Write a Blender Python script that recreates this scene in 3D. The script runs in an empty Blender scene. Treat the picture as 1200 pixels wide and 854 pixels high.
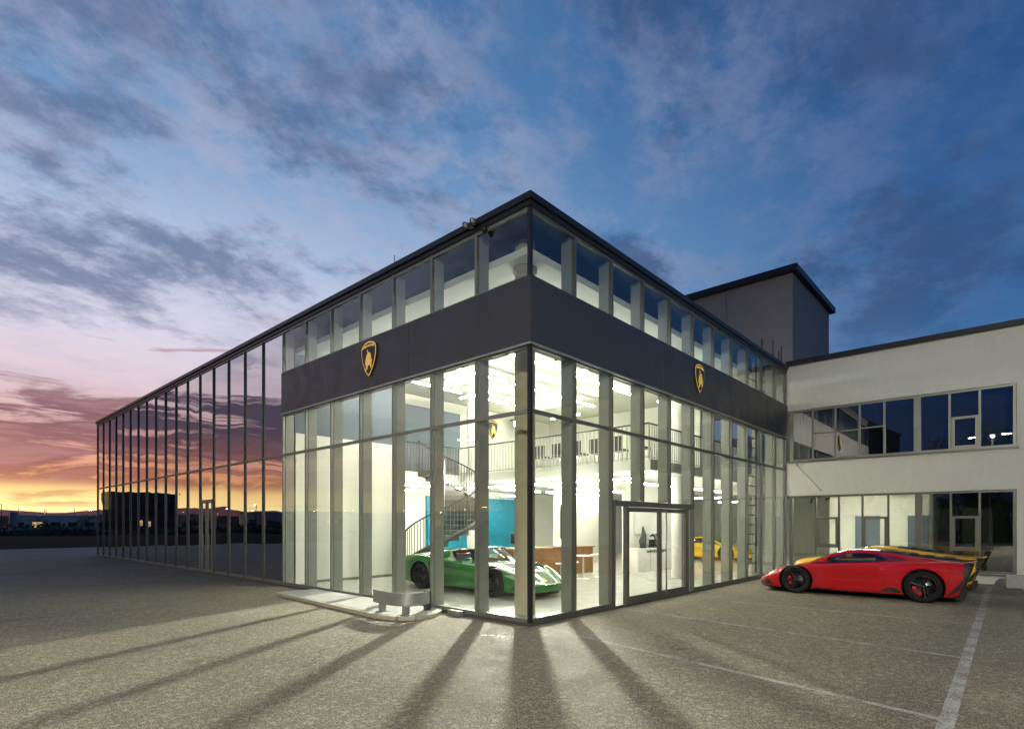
import bpy, bmesh, math, random
from mathutils import Vector, Matrix
random.seed(7)
scene = bpy.context.scene
COL = scene.collection
R = math.radians

# ------------------------------------------------------------------ helpers
class MB:
    """collects shapes and links them as ONE mesh object"""
    def __init__(s): s.v = []; s.f = []; s.mi = []; s.sm = []
    def add(s, vs, fs, mi=0, smooth=False):
        o = len(s.v); s.v += [tuple(v) for v in vs]
        for f in fs: s.f.append([o + i for i in f]); s.mi.append(mi); s.sm.append(smooth)
        return s
    def box(s, x0, x1, y0, y1, z0, z1, mi=0):
        if x0 > x1: x0, x1 = x1, x0
        if y0 > y1: y0, y1 = y1, y0
        if z0 > z1: z0, z1 = z1, z0
        return s.add([(x0,y0,z0),(x1,y0,z0),(x1,y1,z0),(x0,y1,z0),(x0,y0,z1),(x1,y0,z1),(x1,y1,z1),(x0,y1,z1)],
              [(0,3,2,1),(4,5,6,7),(0,1,5,4),(1,2,6,5),(2,3,7,6),(3,0,4,7)], mi)
    def obox(s, c, ax, hx, hy, hz, mi=0):
        """box about c, long axis ax (3-vector)"""
        ax = Vector(ax).normalized(); up = Vector((0,0,1))
        if abs(ax.z) > .95: up = Vector((1,0,0))
        sd = ax.cross(up).normalized(); up = sd.cross(ax)
        c = Vector(c); vs = []
        for dz in (-1,1):
            for a, b in ((-1,-1),(1,-1),(1,1),(-1,1)):
                vs.append(c + ax*hx*a + sd*hy*b + up*hz*dz)
        return s.add(vs, [(0,1,2,3),(4,7,6,5),(0,4,5,1),(1,5,6,2),(2,6,7,3),(3,7,4,0)], mi)
    def quad(s, a, b, c, d, mi=0): return s.add([a,b,c,d], [(0,1,2,3)], mi)
    def path(s, pts, r, n=8, mi=0, smooth=True, caps=True):
        pts = [Vector(p) for p in pts]; rs = r if isinstance(r, (list, tuple)) else [r]*len(pts)
        vs = []; prev = None
        for i, p in enumerate(pts):
            d = (pts[min(i+1, len(pts)-1)] - pts[max(i-1, 0)]).normalized()
            if prev is None:
                u = d.cross(Vector((0,0,1)))
                if u.length < .05: u = d.cross(Vector((1,0,0)))
            else: u = prev - d*prev.dot(d)
            u.normalize(); prev = u; w = d.cross(u)
            for k in range(n):
                a = 2*math.pi*k/n; vs.append(p + (u*math.cos(a) + w*math.sin(a))*rs[i])
        fs = []
        for i in range(len(pts)-1):
            for k in range(n): fs.append((i*n+k, i*n+(k+1)%n, (i+1)*n+(k+1)%n, (i+1)*n+k))
        s.add(vs, fs, mi, smooth)
        if caps:
            o = len(s.v) - len(vs)
            s.f.append([o+k for k in range(n)][::-1]); s.mi.append(mi); s.sm.append(False)
            s.f.append([o+(len(pts)-1)*n+k for k in range(n)]); s.mi.append(mi); s.sm.append(False)
        return s
    def lathe(s, prof, c=(0,0,0), axis='z', n=32, mi=0, smooth=True, close=False):
        vs = []; c = Vector(c)
        for r, h in prof:
            for k in range(n):
                a = 2*math.pi*k/n; x, y = r*math.cos(a), r*math.sin(a)
                vs.append(c + (Vector((x,y,h)) if axis == 'z' else Vector((x,h,y)) if axis == 'y' else Vector((h,x,y))))
        fs = []; m = len(prof)
        for i in range(m if close else m-1):
            j = (i+1) % m
            for k in range(n): fs.append((i*n+k, i*n+(k+1)%n, j*n+(k+1)%n, j*n+k))
        return s.add(vs, fs, mi, smooth)
    def prism(s, poly, fn, d0, d1, mi=0, mside=None):
        """poly: 2-D points; fn(a,b,d) -> 3-D point; extruded from d0 to d1"""
        n = len(poly); vs = [fn(a,b,d0) for a,b in poly] + [fn(a,b,d1) for a,b in poly]
        s.add(vs, [tuple(range(n))[::-1], tuple(range(n, 2*n))], mi)
        o = len(s.v) - 2*n
        for k in range(n):
            s.f.append([o+k, o+(k+1)%n, o+n+(k+1)%n, o+n+k]); s.mi.append(mi if mside is None else mside); s.sm.append(False)
        return s
    def build(s, name, mats, parent=None, loc=(0,0,0), rotz=0, bevel=0, recalc=True):
        me = bpy.data.meshes.new(name); me.from_pydata(s.v, [], s.f)
        if not isinstance(mats, (list, tuple)): mats = [mats]
        for m in mats: me.materials.append(m)
        for p, mi, sm in zip(me.polygons, s.mi, s.sm): p.material_index = mi; p.use_smooth = sm
        if recalc:
            bm = bmesh.new(); bm.from_mesh(me); bmesh.ops.recalc_face_normals(bm, faces=bm.faces); bm.to_mesh(me); bm.free()
        o = bpy.data.objects.new(name, me); COL.objects.link(o)
        o.location = loc; o.rotation_euler = (0,0,rotz)
        if parent: o.parent = parent
        if bevel:
            b = o.modifiers.new('bevel', 'BEVEL'); b.width = bevel; b.segments = 2; b.limit_method = 'ANGLE'; b.angle_limit = R(40)
        return o

def tag(o, label=None, cat=None, group=None, kind=None):
    if label: o['label'] = label
    if cat: o['category'] = cat
    if group: o['group'] = group
    if kind: o['kind'] = kind
    return o
def thing(name, label, cat, loc=(0,0,0), rotz=0, group=None):
    o = bpy.data.objects.new(name, None); COL.objects.link(o); o.location = loc; o.rotation_euler = (0,0,rotz)
    o.empty_display_size = .2
    return tag(o, label, cat, group)
def dup(root, loc, rotz=0, label=None, scale=None):
    r = root.copy(); COL.objects.link(r); r.location = loc; r.rotation_euler = (0,0,rotz)
    if scale: r.scale = scale
    if label: r['label'] = label
    for ch in list(root.children):
        c = ch.copy(); COL.objects.link(c); c.parent = r
        for g in ch.children:
            d = g.copy(); COL.objects.link(d); d.parent = c
    return r

# ------------------------------------------------------------------ node helpers
class NT:
    def __init__(s, nt): s.nt = nt
    def n(s, t, **kw):
        x = s.nt.nodes.new(t)
        for k, v in kw.items(): setattr(x, k, v)
        return x
    def link(s, a, b): s.nt.links.new(a, b)
    def put(s, sock, v):
        if isinstance(v, bpy.types.NodeSocket): s.link(v, sock)
        elif v is not None: sock.default_value = v
    def m(s, op, a, b=None, c=None, clamp=False):
        x = s.n('ShaderNodeMath', operation=op, use_clamp=clamp)
        s.put(x.inputs[0], a)
        if b is not None: s.put(x.inputs[1], b)
        if c is not None: s.put(x.inputs[2], c)
        return x.outputs[0]
    def ss(s, v, lo, hi, a=0., b=1.):
        x = s.n('ShaderNodeMapRange', interpolation_type='SMOOTHSTEP')
        s.put(x.inputs[0], v); x.inputs[1].default_value = lo; x.inputs[2].default_value = hi
        x.inputs[3].default_value = a; x.inputs[4].default_value = b
        return x.outputs[0]
    def mix(s, f, a, b, mode='MIX'):
        x = s.n('ShaderNodeMix', data_type='RGBA', blend_type=mode)
        s.put(x.inputs[0], f); s.put(x.inputs[6], a if not isinstance(a, tuple) else (*a[:3],1)); s.put(x.inputs[7], b if not isinstance(b, tuple) else (*b[:3],1))
        return x.outputs[2]
    def ramp(s, f, stops, interp='LINEAR'):
        x = s.n('ShaderNodeValToRGB'); cr = x.color_ramp; cr.interpolation = interp
        while len(cr.elements) < len(stops): cr.elements.new(.5)
        for e, (p, c) in zip(cr.elements, stops): e.position = p; e.color = (*c[:3], 1) if len(c) >= 3 else (c[0],)*3 + (1,)
        s.link(f, x.inputs[0]); return x.outputs[0]
    def noise(s, vec, scale, detail=4, rough=.5, dist=0., lac=2.):
        x = s.n('ShaderNodeTexNoise'); x.inputs['Scale'].default_value = scale; x.inputs['Detail'].default_value = detail
        x.inputs['Roughness'].default_value = rough; x.inputs['Distortion'].default_value = dist; x.inputs['Lacunarity'].default_value = lac
        if vec is not None: s.link(vec, x.inputs['Vector'])
        return x.outputs[0]
    def mapping(s, vec, loc=(0,0,0), rot=(0,0,0), sc=(1,1,1)):
        x = s.n('ShaderNodeMapping'); x.inputs[1].default_value = loc; x.inputs[2].default_value = rot; x.inputs[3].default_value = sc
        s.link(vec, x.inputs[0]); return x.outputs[0]

def mat(name):
    m = bpy.data.materials.new(name); m.use_nodes = True; nt = m.node_tree
    for x in list(nt.nodes): nt.nodes.remove(x)
    t = NT(nt); out = t.n('ShaderNodeOutputMaterial'); return m, t, out
def pbr(name, col, rough=.5, metal=0., spec=.5, var=.0, vscale=8., bump=0., bscale=60., coat=0., emit=None, estr=0., coords='Object'):
    m, t, out = mat(name); b = t.n('ShaderNodeBsdfPrincipled'); t.link(b.outputs[0], out.inputs[0])
    b.inputs['Base Color'].default_value = (*col, 1); b.inputs['Roughness'].default_value = rough
    b.inputs['Metallic'].default_value = metal; b.inputs['Specular IOR Level'].default_value = spec; b.inputs['Coat Weight'].default_value = coat
    b.inputs['Coat Roughness'].default_value = .03
    tc = t.n('ShaderNodeTexCoord').outputs[coords]
    if var:
        n = t.noise(tc, vscale, 5, .6)
        lo = tuple(c*(1-var) for c in col); hi = tuple(min(1, c*(1+var)) for c in col)
        t.link(t.ramp(n, [(.3, lo), (.7, hi)]), b.inputs['Base Color'])
        t.link(t.ss(n, .3, .7, rough*.85, min(1, rough*1.15)), b.inputs['Roughness'])
    if bump:
        bp = t.n('ShaderNodeBump'); bp.inputs['Strength'].default_value = bump; bp.inputs['Distance'].default_value = .01
        t.link(t.noise(tc, bscale, 3, .6), bp.inputs['Height']); t.link(bp.outputs[0], b.inputs['Normal'])
    if emit: b.inputs['Emission Color'].default_value = (*emit, 1); b.inputs['Emission Strength'].default_value = estr
    return m
def emis(name, col, st):
    m, t, out = mat(name); e = t.n('ShaderNodeEmission'); e.inputs[0].default_value = (*col,1); e.inputs[1].default_value = st
    t.link(e.outputs[0], out.inputs[0]); return m
def glass(name, tint=(.86,.9,.86), r0=.08, wav=.004, wscale=.7, gcol=(1,1,1), body=None, bfac=0.):
    """thin float-glass pane: clear transmission plus a mirror layer that grows at grazing angles"""
    m, t, out = mat(name)
    geo = t.n('ShaderNodeNewGeometry'); tc = t.n('ShaderNodeTexCoord')
    d = t.n('ShaderNodeVectorMath', operation='DOT_PRODUCT'); t.link(geo.outputs['Incoming'], d.inputs[0]); t.link(geo.outputs['Normal'], d.inputs[1])
    c = t.m('ABSOLUTE', d.outputs['Value'])
    f5 = t.m('POWER', t.m('SUBTRACT', 1., c, clamp=True), 5.)
    fac = t.m('ADD', r0, t.m('MULTIPLY', 1.-r0, f5), clamp=True)
    tr = t.n('ShaderNodeBsdfTransparent'); tr.inputs[0].default_value = (*tint, 1)
    gl = t.n('ShaderNodeBsdfGlossy'); gl.inputs['Roughness'].default_value = 0.; gl.inputs[0].default_value = (*gcol, 1)
    bp = t.n('ShaderNodeBump'); bp.inputs['Strength'].default_value = 1.; bp.inputs['Distance'].default_value = wav
    t.link(t.noise(tc.outputs['Object'], wscale, 1, .4), bp.inputs['Height']); t.link(bp.outputs[0], gl.inputs['Normal'])
    mx = t.n('ShaderNodeMixShader'); t.link(fac, mx.inputs[0])
    base = tr.outputs[0]
    if body:
        df = t.n('ShaderNodeBsdfDiffuse'); df.inputs[0].default_value = (*body, 1)
        m2 = t.n('ShaderNodeMixShader'); m2.inputs[0].default_value = bfac; t.link(tr.outputs[0], m2.inputs[1]); t.link(df.outputs[0], m2.inputs[2]); base = m2.outputs[0]
    t.link(base, mx.inputs[1]); t.link(gl.outputs[0], mx.inputs[2]); t.link(mx.outputs[0], out.inputs[0])
    return m

# ------------------------------------------------------------------ camera
cam = bpy.data.cameras.new('camera'); co = bpy.data.objects.new('camera', cam); COL.objects.link(co); scene.camera = co
cam.sensor_width = 36; cam.lens = 36*651/1200; cam.shift_y = (614-427)/1200; cam.clip_end = 12000; cam.clip_start = .05
CAM = Vector((-7.265, -6.209, 1.75)); co.location = CAM
co.rotation_euler = (R(90), 0, math.atan2(.674, .739) - R(90))

scene.view_settings.view_transform = 'Standard'; scene.view_settings.look = 'None'; scene.view_settings.exposure = 0
cy = scene.cycles
try:
    cy.use_denoising = True; cy.denoiser = 'OPENIMAGEDENOISE'; cy.denoising_input_passes = 'RGB_ALBEDO_NORMAL'
except Exception: pass
cy.max_bounces = 10; cy.transparent_max_bounces = 24; cy.glossy_bounces = 5; cy.diffuse_bounces = 4; cy.sample_clamp_indirect = 6; cy.blur_glossy = .3
cy.caustics_reflective = False; cy.caustics_refractive = False

# ------------------------------------------------------------------ world: dusk sky, sunset to the left (+Y), deep blue to the right
world = bpy.data.worlds.new('World'); scene.world = world; world.use_nodes = True
wt = world.node_tree
for x in list(wt.nodes): wt.nodes.remove(x)
t = NT(wt); wout = t.n('ShaderNodeOutputWorld'); bg = t.n('ShaderNodeBackground'); t.link(bg.outputs[0], wout.inputs[0])
tc = t.n('ShaderNodeTexCoord').outputs['Generated']
sp = t.n('ShaderNodeSeparateXYZ'); t.link(tc, sp.inputs[0]); dx, dy, dz = sp.outputs
hz = t.m('MAXIMUM', dz, 0.)
hl = t.m('SQRT', t.m('ADD', t.m('ADD', t.m('MULTIPLY', dx, dx), t.m('MULTIPLY', dy, dy)), 1e-5))
SA = R(-5)   # azimuth of the glow from +Y towards +X
cosaz = t.m('DIVIDE', t.m('ADD', t.m('MULTIPLY', dx, math.sin(SA)), t.m('MULTIPLY', dy, math.cos(SA))), hl)
# cloud plane
inv = t.m('DIVIDE', 1., t.m('ADD', hz, .14))
cx = t.m('MULTIPLY', dx, inv); cyv = t.m('MULTIPLY', dy, inv)
cb = t.n('ShaderNodeCombineXYZ'); t.link(cx, cb.inputs[0]); t.link(cyv, cb.inputs[1]); P = cb.outputs[0]
nz1 = t.noise(t.mapping(P, (3.1, 1.7, 0), (0,0,R(-30)), (1.0, 1.2, 1)), 1.7, 13, .66, .1)
nz2 = t.noise(t.mapping(P, (7.3, 4.2, 2), (0,0,R(-40)), (1.0, 1.15, 1)), 5.5, 10, .68, .1)
nz3 = t.noise(t.mapping(P, (1.3, 9.2, 5), (0,0,R(-35)), (1.0, 1.25, 1)), 1.1, 12, .66, .1)
warm = t.ss(cosaz, .35, .98)
azv = t.ss(cosaz, -.15, .95)        # broad brightness falloff away from the glow
W = t.ramp(hz, [(0,(1.35,.80,.28)), (.022,(1.5,1.2,.50)), (.045,(1.3,.90,.36)), (.075,(.95,.42,.22)), (.13,(.78,.44,.42)),
                (.20,(.84,.66,.72)), (.28,(.80,.75,.90)), (.40,(.50,.61,.84)), (.52,(.20,.36,.62)), (.68,(.09,.22,.46)), (1,(.03,.09,.25))])
Cc = t.ramp(hz, [(0,(.085,.18,.34)), (.1,(.06,.165,.36)), (.25,(.045,.16,.38)), (.45,(.032,.115,.32)), (.7,(.016,.06,.20)), (1,(.015,.05,.17))])
# intermediate tone around the middle of the picture
Mi = t.ramp(hz, [(0,(.5,.38,.36)), (.12,(.42,.42,.52)), (.25,(.34,.50,.74)), (.4,(.18,.37,.64)), (.6,(.07,.20,.44)), (1,(.03,.09,.25))])
sky = t.mix(t.ss(cosaz, .42, .97), t.mix(t.ss(cosaz, -.1, .72), Cc, Mi), W)
# high broken cloud: dark slate bodies with paler, pinkish lit edges
dark = t.mix(warm, (.034,.08,.205), (.085,.14,.29))
lit = t.mix(azv, (.085,.16,.34), (.50,.50,.66))
cov = t.ss(nz1, .42, .60)
edge = t.m('MULTIPLY', t.ss(nz2, .36, .60), t.ss(nz1, .34, .52))
hi = t.ss(hz, .16, .34)
s1 = t.mix(t.m('MULTIPLY', t.m('MULTIPLY', edge, hi), .50), sky, lit)
s2 = t.mix(t.m('MULTIPLY', t.m('MULTIPLY', t.ss(t.m('ADD', nz3, t.m('MULTIPLY', t.m('SUBTRACT', nz1, .5), .9)), .45, .64), hi), .72), s1, dark)
# the mauve bank low over the sunset
bank = t.m('MULTIPLY', t.ss(hz, .046, .066), t.ss(hz, .36, .22))
bn = t.noise(t.mapping(P, (2.3, .6, 1), (0,0,R(8)), (.7, 1.5, 1)), .85, 8, .58, .25)
st = t.n('ShaderNodeCombineXYZ'); t.link(t.m('MULTIPLY', t.m('DIVIDE', dx, hl), 3.2), st.inputs[0]); t.link(t.m('MULTIPLY', hz, 26.), st.inputs[1]); t.link(t.m('DIVIDE', dy, hl), st.inputs[2])
sn = t.noise(st.outputs[0], 1.25, 7, .6, .5)
low = t.ss(hz, .235, .15)
bcov = t.ss(t.m('ADD', t.m('MULTIPLY', sn, .80), t.m('ADD', t.m('MULTIPLY', bn, .35), t.m('MULTIPLY', low, .22))), .70, .785)
bcol = t.ramp(hz, [(.06,(.52,.20,.13)), (.10,(.28,.10,.11)), (.18,(.18,.085,.125)), (.27,(.20,.14,.21)), (.36,(.20,.18,.30))])
bcol = t.mix(t.ss(sn, .44, .66), bcol, t.mix(.42, bcol, (.80,.42,.42)), 'MIX')
bcolc = t.mix(t.ss(cosaz, .3, .9), (.030,.06,.15), bcol)
# beyond the left edge the bank turns to a deep slate purple
left = t.ss(t.m('DIVIDE', dx, hl), .04, -.24)
bcolc = t.mix(t.m('MULTIPLY', left, t.ss(hz, .08, .16)), bcolc, (.055,.052,.105))
amt = t.m('MULTIPLY', t.m('MULTIPLY', bank, bcov), t.ss(cosaz, .1, .85, .22, .95))
s3 = t.mix(amt, s2, bcolc)
# thin streaks in the bright strip above the horizon
sl = t.m('MULTIPLY', t.ss(sn, .56, .66), t.m('MULTIPLY', t.ss(hz, .02, .03), t.ss(hz, .075, .06)))
s4 = t.mix(t.m('MULTIPLY', sl, .55), s3, (.55,.22,.13))
# below the horizon: dark haze
s5 = t.mix(t.ss(dz, -.02, .0), (.03,.025,.03), s4)
nish = t.n('ShaderNodeTexSky'); nish.sky_type = 'NISHITA'; nish.sun_disc = False; nish.sun_elevation = R(.5); nish.sun_rotation = R(-12); nish.altitude = 200
nm = t.n('ShaderNodeVectorMath', operation='SCALE'); t.link(nish.outputs[0], nm.inputs[0]); nm.inputs[3].default_value = .006
s6 = t.mix(1., s5, nm.outputs[0], 'ADD')
# the sky behind the viewer's left shoulder is already night blue
s6 = t.mix(t.ss(t.m('DIVIDE', dx, hl), -.55, -.9), s6, t.mix(1., s6, (.22,.30,.48), 'MULTIPLY'))
t.link(s6, bg.inputs[0]); bg.inputs[1].default_value = .92
# ------------------------------------------------------------------ materials
M = {}
M['fascia'] = pbr('dark roof metal', (.022,.024,.028), .42, .4)
M['frame'] = pbr('grey green anodised frame', (.24,.25,.22), .42, .5, var=.12, vscale=3)
M['frame_dark'] = pbr('dark anodised frame', (.13,.135,.12), .40, .5)
M['fin'] = pbr('pale steel fin', (.25,.26,.235), .5, .1, var=.06, vscale=2)
def band_mat():
    m, t, out = mat('anthracite composite panel'); b = t.n('ShaderNodeBsdfPrincipled'); t.link(b.outputs[0], out.inputs[0])
    b.inputs['Base Color'].default_value = (.062,.062,.068,1); b.inputs['Roughness'].default_value = .48; b.inputs['Metallic'].default_value = .35
    tc = t.n('ShaderNodeTexCoord').outputs['Object']
    t.link(t.ss(t.noise(tc, 2.2, 6, .6), .3, .7, .36, .5), b.inputs['Roughness']); return m
M['band'] = band_mat()
M['pane'] = glass('clear showroom glass', (.90,.93,.88), .075)
M['pane_hi'] = glass('upper strip glass', (.80,.85,.84), .12)
M['pane_sun'] = glass('solar control glass', (.36,.38,.40), .68, wav=.010, wscale=.55, gcol=(.92,.9,.92))
M['pane_wing'] = glass('office window glass', (.84,.87,.80), .12, wav=.004)
M['pane_dim'] = glass('unlit office window glass', (.6,.64,.56), .26, wav=.004)  # same office glass, darker tint standing in for unlit rooms
M['pane_blue'] = glass('dark office window glass', (.40,.45,.45), .24, wav=.004)
M['white'] = pbr('white interior paint', (.80,.80,.72), .6, var=.02, vscale=1)
M['ceil'] = pbr('white ceiling', (.80,.81,.73), .7)
M['tile'] = pbr('polished pale floor', (.66,.66,.60), .18, var=.05, vscale=3)
M['concrete'] = pbr('cast concrete', (.46,.42,.30), .6, var=.12, vscale=3, bump=.2, bscale=25)
M['slab'] = pbr('light concrete slab', (.42,.41,.37), .75, var=.15, vscale=5, bump=.3, bscale=80)
M['steel'] = pbr('galvanised steel', (.42,.44,.42), .42, .75, var=.12, vscale=14)
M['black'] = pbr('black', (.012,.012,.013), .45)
M['darkgrey'] = pbr('dark grey', (.05,.055,.06), .5)
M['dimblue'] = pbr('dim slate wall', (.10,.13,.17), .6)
M['wood'] = pbr('walnut desk', (.20,.095,.03), .35, var=.3, vscale=4)
M['woodl'] = pbr('pale wood', (.50,.36,.18), .4, var=.2, vscale=4)
M['cyan'] = pbr('turquoise wall', (.004,.20,.31), .45, var=.15, vscale=1.2)
M['plastic'] = pbr('white plastic', (.75,.75,.70), .35)
M['tube'] = emis('lamp tube', (1., .98, .84), 78.)
M['tube2'] = emis('lamp tube under gallery', (1., .98, .86), 92.)
M['gold'] = pbr('gold', (.80,.52,.12), .35, .4, emit=(1.,.58,.10), estr=.32)  # slight glow put in so the gold looks brighter
M['exit'] = emis('exit sign', (.25,.9,.55), 1.6)
M['lampcool'] = emis('street lamp head', (1., .86, .66), 60.)
M['lampwarm'] = emis('sodium lamp', (1., .58, .22), 160.)

def plaster():
    m, t, out = mat('brushed off white render'); b = t.n('ShaderNodeBsdfPrincipled'); t.link(b.outputs[0], out.inputs[0])
    tc = t.n('ShaderNodeTexCoord').outputs['Object']
    a = t.noise(tc, .5, 5, .65); c = t.noise(t.mapping(tc, sc=(1,1,.35)), 7, 5, .7)
    f = t.m('ADD', t.m('MULTIPLY', a, .55), t.m('MULTIPLY', c, .45))
    t.link(t.ramp(f, [(.3,(.56,.57,.53)), (.7,(.66,.67,.62))]), b.inputs['Base Color']); b.inputs['Roughness'].default_value = .85
    bp = t.n('ShaderNodeBump'); bp.inputs['Strength'].default_value = .5; bp.inputs['Distance'].default_value = .01
    t.link(t.noise(t.mapping(tc, sc=(1,1,.3)), 45, 4, .7), bp.inputs['Height']); t.link(bp.outputs[0], b.inputs['Normal']); return m
M['render'] = plaster()
M['render_dark'] = pbr('darker grey render', (.24,.235,.25), .85, var=.12, vscale=1.2, bump=.4, bscale=40)  # darker tone offsets the lamp light that falls on the tower

def asphalt():
    m, t, out = mat('exposed aggregate asphalt'); b = t.n('ShaderNodeBsdfPrincipled'); t.link(b.outputs[0], out.inputs[0])
    tc = t.n('ShaderNodeTexCoord').outputs['Object']
    v = t.n('ShaderNodeTexVoronoi'); v.inputs['Scale'].default_value = 84.; t.link(tc, v.inputs['Vector'])
    sep = t.n('ShaderNodeSeparateColor'); t.link(v.outputs['Color'], sep.inputs[0])
    stone = t.ramp(sep.outputs[0], [(0,(.145,.128,.10)), (.35,(.245,.218,.175)), (.7,(.37,.335,.275)), (1,(.56,.52,.44))])
    gap = t.ss(v.outputs['Distance'], .25, .62)
    c1 = t.mix(gap, stone, (.125,.108,.085))
    v2 = t.n('ShaderNodeTexVoronoi'); v2.inputs['Scale'].default_value = 23.; t.link(tc, v2.inputs['Vector'])
    sep2 = t.n('ShaderNodeSeparateColor'); t.link(v2.outputs['Color'], sep2.inputs[0])
    c1 = t.mix(t.ss(sep2.outputs[1], .8, .95), c1, t.mix(.5, c1, (.36,.35,.31)))
    big = t.noise(tc, .35, 5, .6); med = t.noise(tc, 2.4, 6, .65)
    tone = t.ramp(t.m('ADD', t.m('MULTIPLY', big, .6), t.m('MULTIPLY', med, .4)), [(.33,(.88,.86,.72)), (.5,(1.20,1.18,1.0)), (.68,(1.44,1.42,1.24))])
    c2 = t.mix(1., c1, tone, 'MULTIPLY')
    # tyre-darkened lanes and a few oil stains
    st = t.ss(t.noise(t.mapping(tc, (4,9,0), (0,0,.3), (.25,1,1)), .5, 4, .6), .60, .72)
    c2 = t.mix(t.m('MULTIPLY', st, .35), c2, (.06,.055,.048))
    oil = t.ss(t.noise(t.mapping(tc, (14,2,0)), .9, 3, .5), .70, .76)
    c2 = t.mix(t.m('MULTIPLY', oil, .45), c2, (.035,.033,.03))
    vc = t.n('ShaderNodeTexVoronoi', feature='DISTANCE_TO_EDGE'); vc.inputs['Scale'].default_value = .16
    wv = t.n('ShaderNodeVectorMath', operation='ADD'); nn_ = t.n('ShaderNodeTexNoise'); nn_.inputs['Scale'].default_value = 1.3; nn_.inputs['Detail'].default_value = 6; t.link(tc, nn_.inputs['Vector']); t.link(tc, wv.inputs[0]); t.link(nn_.outputs['Color'], wv.inputs[1]); t.link(wv.outputs[0], vc.inputs['Vector'])
    crack = t.m('MULTIPLY', t.ss(vc.outputs['Distance'], .0030, .0008), t.ss(big, .46, .52))
    c2 = t.mix(t.m('MULTIPLY', crack, .5), c2, (.03,.027,.022))
    t.link(c2, b.inputs['Base Color']); t.link(t.ss(med, .3, .7, .72, .92), b.inputs['Roughness']); b.inputs['Specular IOR Level'].default_value = .35
    bp = t.n('ShaderNodeBump'); bp.inputs['Strength'].default_value = .6; bp.inputs['Distance'].default_value = .006
    t.link(t.m('SUBTRACT', 1., v.outputs['Distance']), bp.inputs['Height']); t.link(bp.outputs[0], b.inputs['Normal']); return m
M['asphalt'] = asphalt()
def worn_paint():
    m, t, out = mat('worn white road paint'); tc = t.n('ShaderNodeTexCoord').outputs['Object']
    b = t.n('ShaderNodeBsdfPrincipled'); b.inputs['Base Color'].default_value = (.78,.76,.68,1); b.inputs['Roughness'].default_value = .8
    tr = t.n('ShaderNodeBsdfTransparent'); mx = t.n('ShaderNodeMixShader')
    t.link(t.ss(t.m('ADD', t.m('MULTIPLY', t.noise(tc, 55, 3, .7), .6), t.m('MULTIPLY', t.noise(tc, 2.5, 4, .6), .4)), .40, .56, .08, .58), mx.inputs[0])
    t.link(tr.outputs[0], mx.inputs[1]); t.link(b.outputs[0], mx.inputs[2]); t.link(mx.outputs[0], out.inputs[0]); return m
M['paint'] = worn_paint()
M['grass'] = pbr('dark rough grass', (.030,.022,.012), .95, spec=.03, var=.5, vscale=1.2, bump=.8, bscale=6)
M['terrain'] = pbr('dusky terrain', (.035,.028,.024), .95, spec=.03, var=.5, vscale=.02)
M['hill'] = pbr('far hill with haze glow', (.05,.022,.022), 1., var=.25, vscale=.01, emit=(.35,.10,.09), estr=.26)  # reddish glow put in for dusk haze on the hills
M['leaf'] = pbr('dark leaves', (.030,.042,.016), .7, var=.4, vscale=2)
M['bark'] = pbr('bark', (.06,.045,.03), .9, var=.3, vscale=10)

# ------------------------------------------------------------------ setting
g = MB()
g.quad((-6000,-6000,-.06),(6000,-6000,-.06),(6000,9000,-.06),(-6000,9000,-.06)).build('ground', M['terrain'])
tag(bpy.data.objects['ground'], kind='structure')
pv = MB(); pv.quad((-70,-60,0),(60,-60,0),(60,46,0),(-70,46,0)); tag(pv.build('parking_lot', M['asphalt']), kind='structure')
gv = MB(); nx, ny = 90, 8; vs = []; fs = []
for j in range(ny+1):
    for i in range(nx+1):
        x = -150 + 260*i/nx; y = 46 + 26*j/ny
        vs.append((x, y, .02 + .5*min(1, j/3) + random.uniform(-.06,.10)*(j > 0)))
for j in range(ny):
    for i in range(nx): fs.append((j*(nx+1)+i, j*(nx+1)+i+1, (j+1)*(nx+1)+i+1, (j+1)*(nx+1)+i))
gv.add(vs, fs, 0, True); tag(gv.build('grass_verge', M['grass'], recalc=False), kind='structure')
# hills: three ranges to the left and behind
def hills(x0, x1, y, h, seed, kind_mat, curve=0):
    rnd = random.Random(seed); n = 160; ph = [rnd.uniform(0, 6.3) for _ in range(7)]; m = MB(); vs = []
    for i in range(n+1):
        u = i/n; x = x0 + (x1-x0)*u
        z = h*(.62 + .16*math.sin(2.1*u*3.14+ph[0]) + .09*math.sin(7*u*3.14+ph[1]) + .05*math.sin(17*u*3.14+ph[2]) + .018*math.sin(51*u*3.14+ph[3]) + .012*math.sin(120*u+ph[4])) + rnd.uniform(-.012,.012)*h
        yy = y - curve*(u-.5)**2*4
        vs += [(x, yy-h*6, -.5), (x, yy-h*2, z*.55), (x, yy, z), (x, yy+h*3, -.5)]
    fs = []
    for i in range(n):
        for k in range(3): fs.append((i*4+k, (i+1)*4+k, (i+1)*4+k+1, i*4+k+1))
    m.add(vs, fs, 0, True); return tag(m.build('hills', kind_mat, recalc=False), kind='structure')
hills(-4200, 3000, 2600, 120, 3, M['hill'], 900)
hills(-1500, 1300, 900, 17, 5, M['terrain'], 300)

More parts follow.
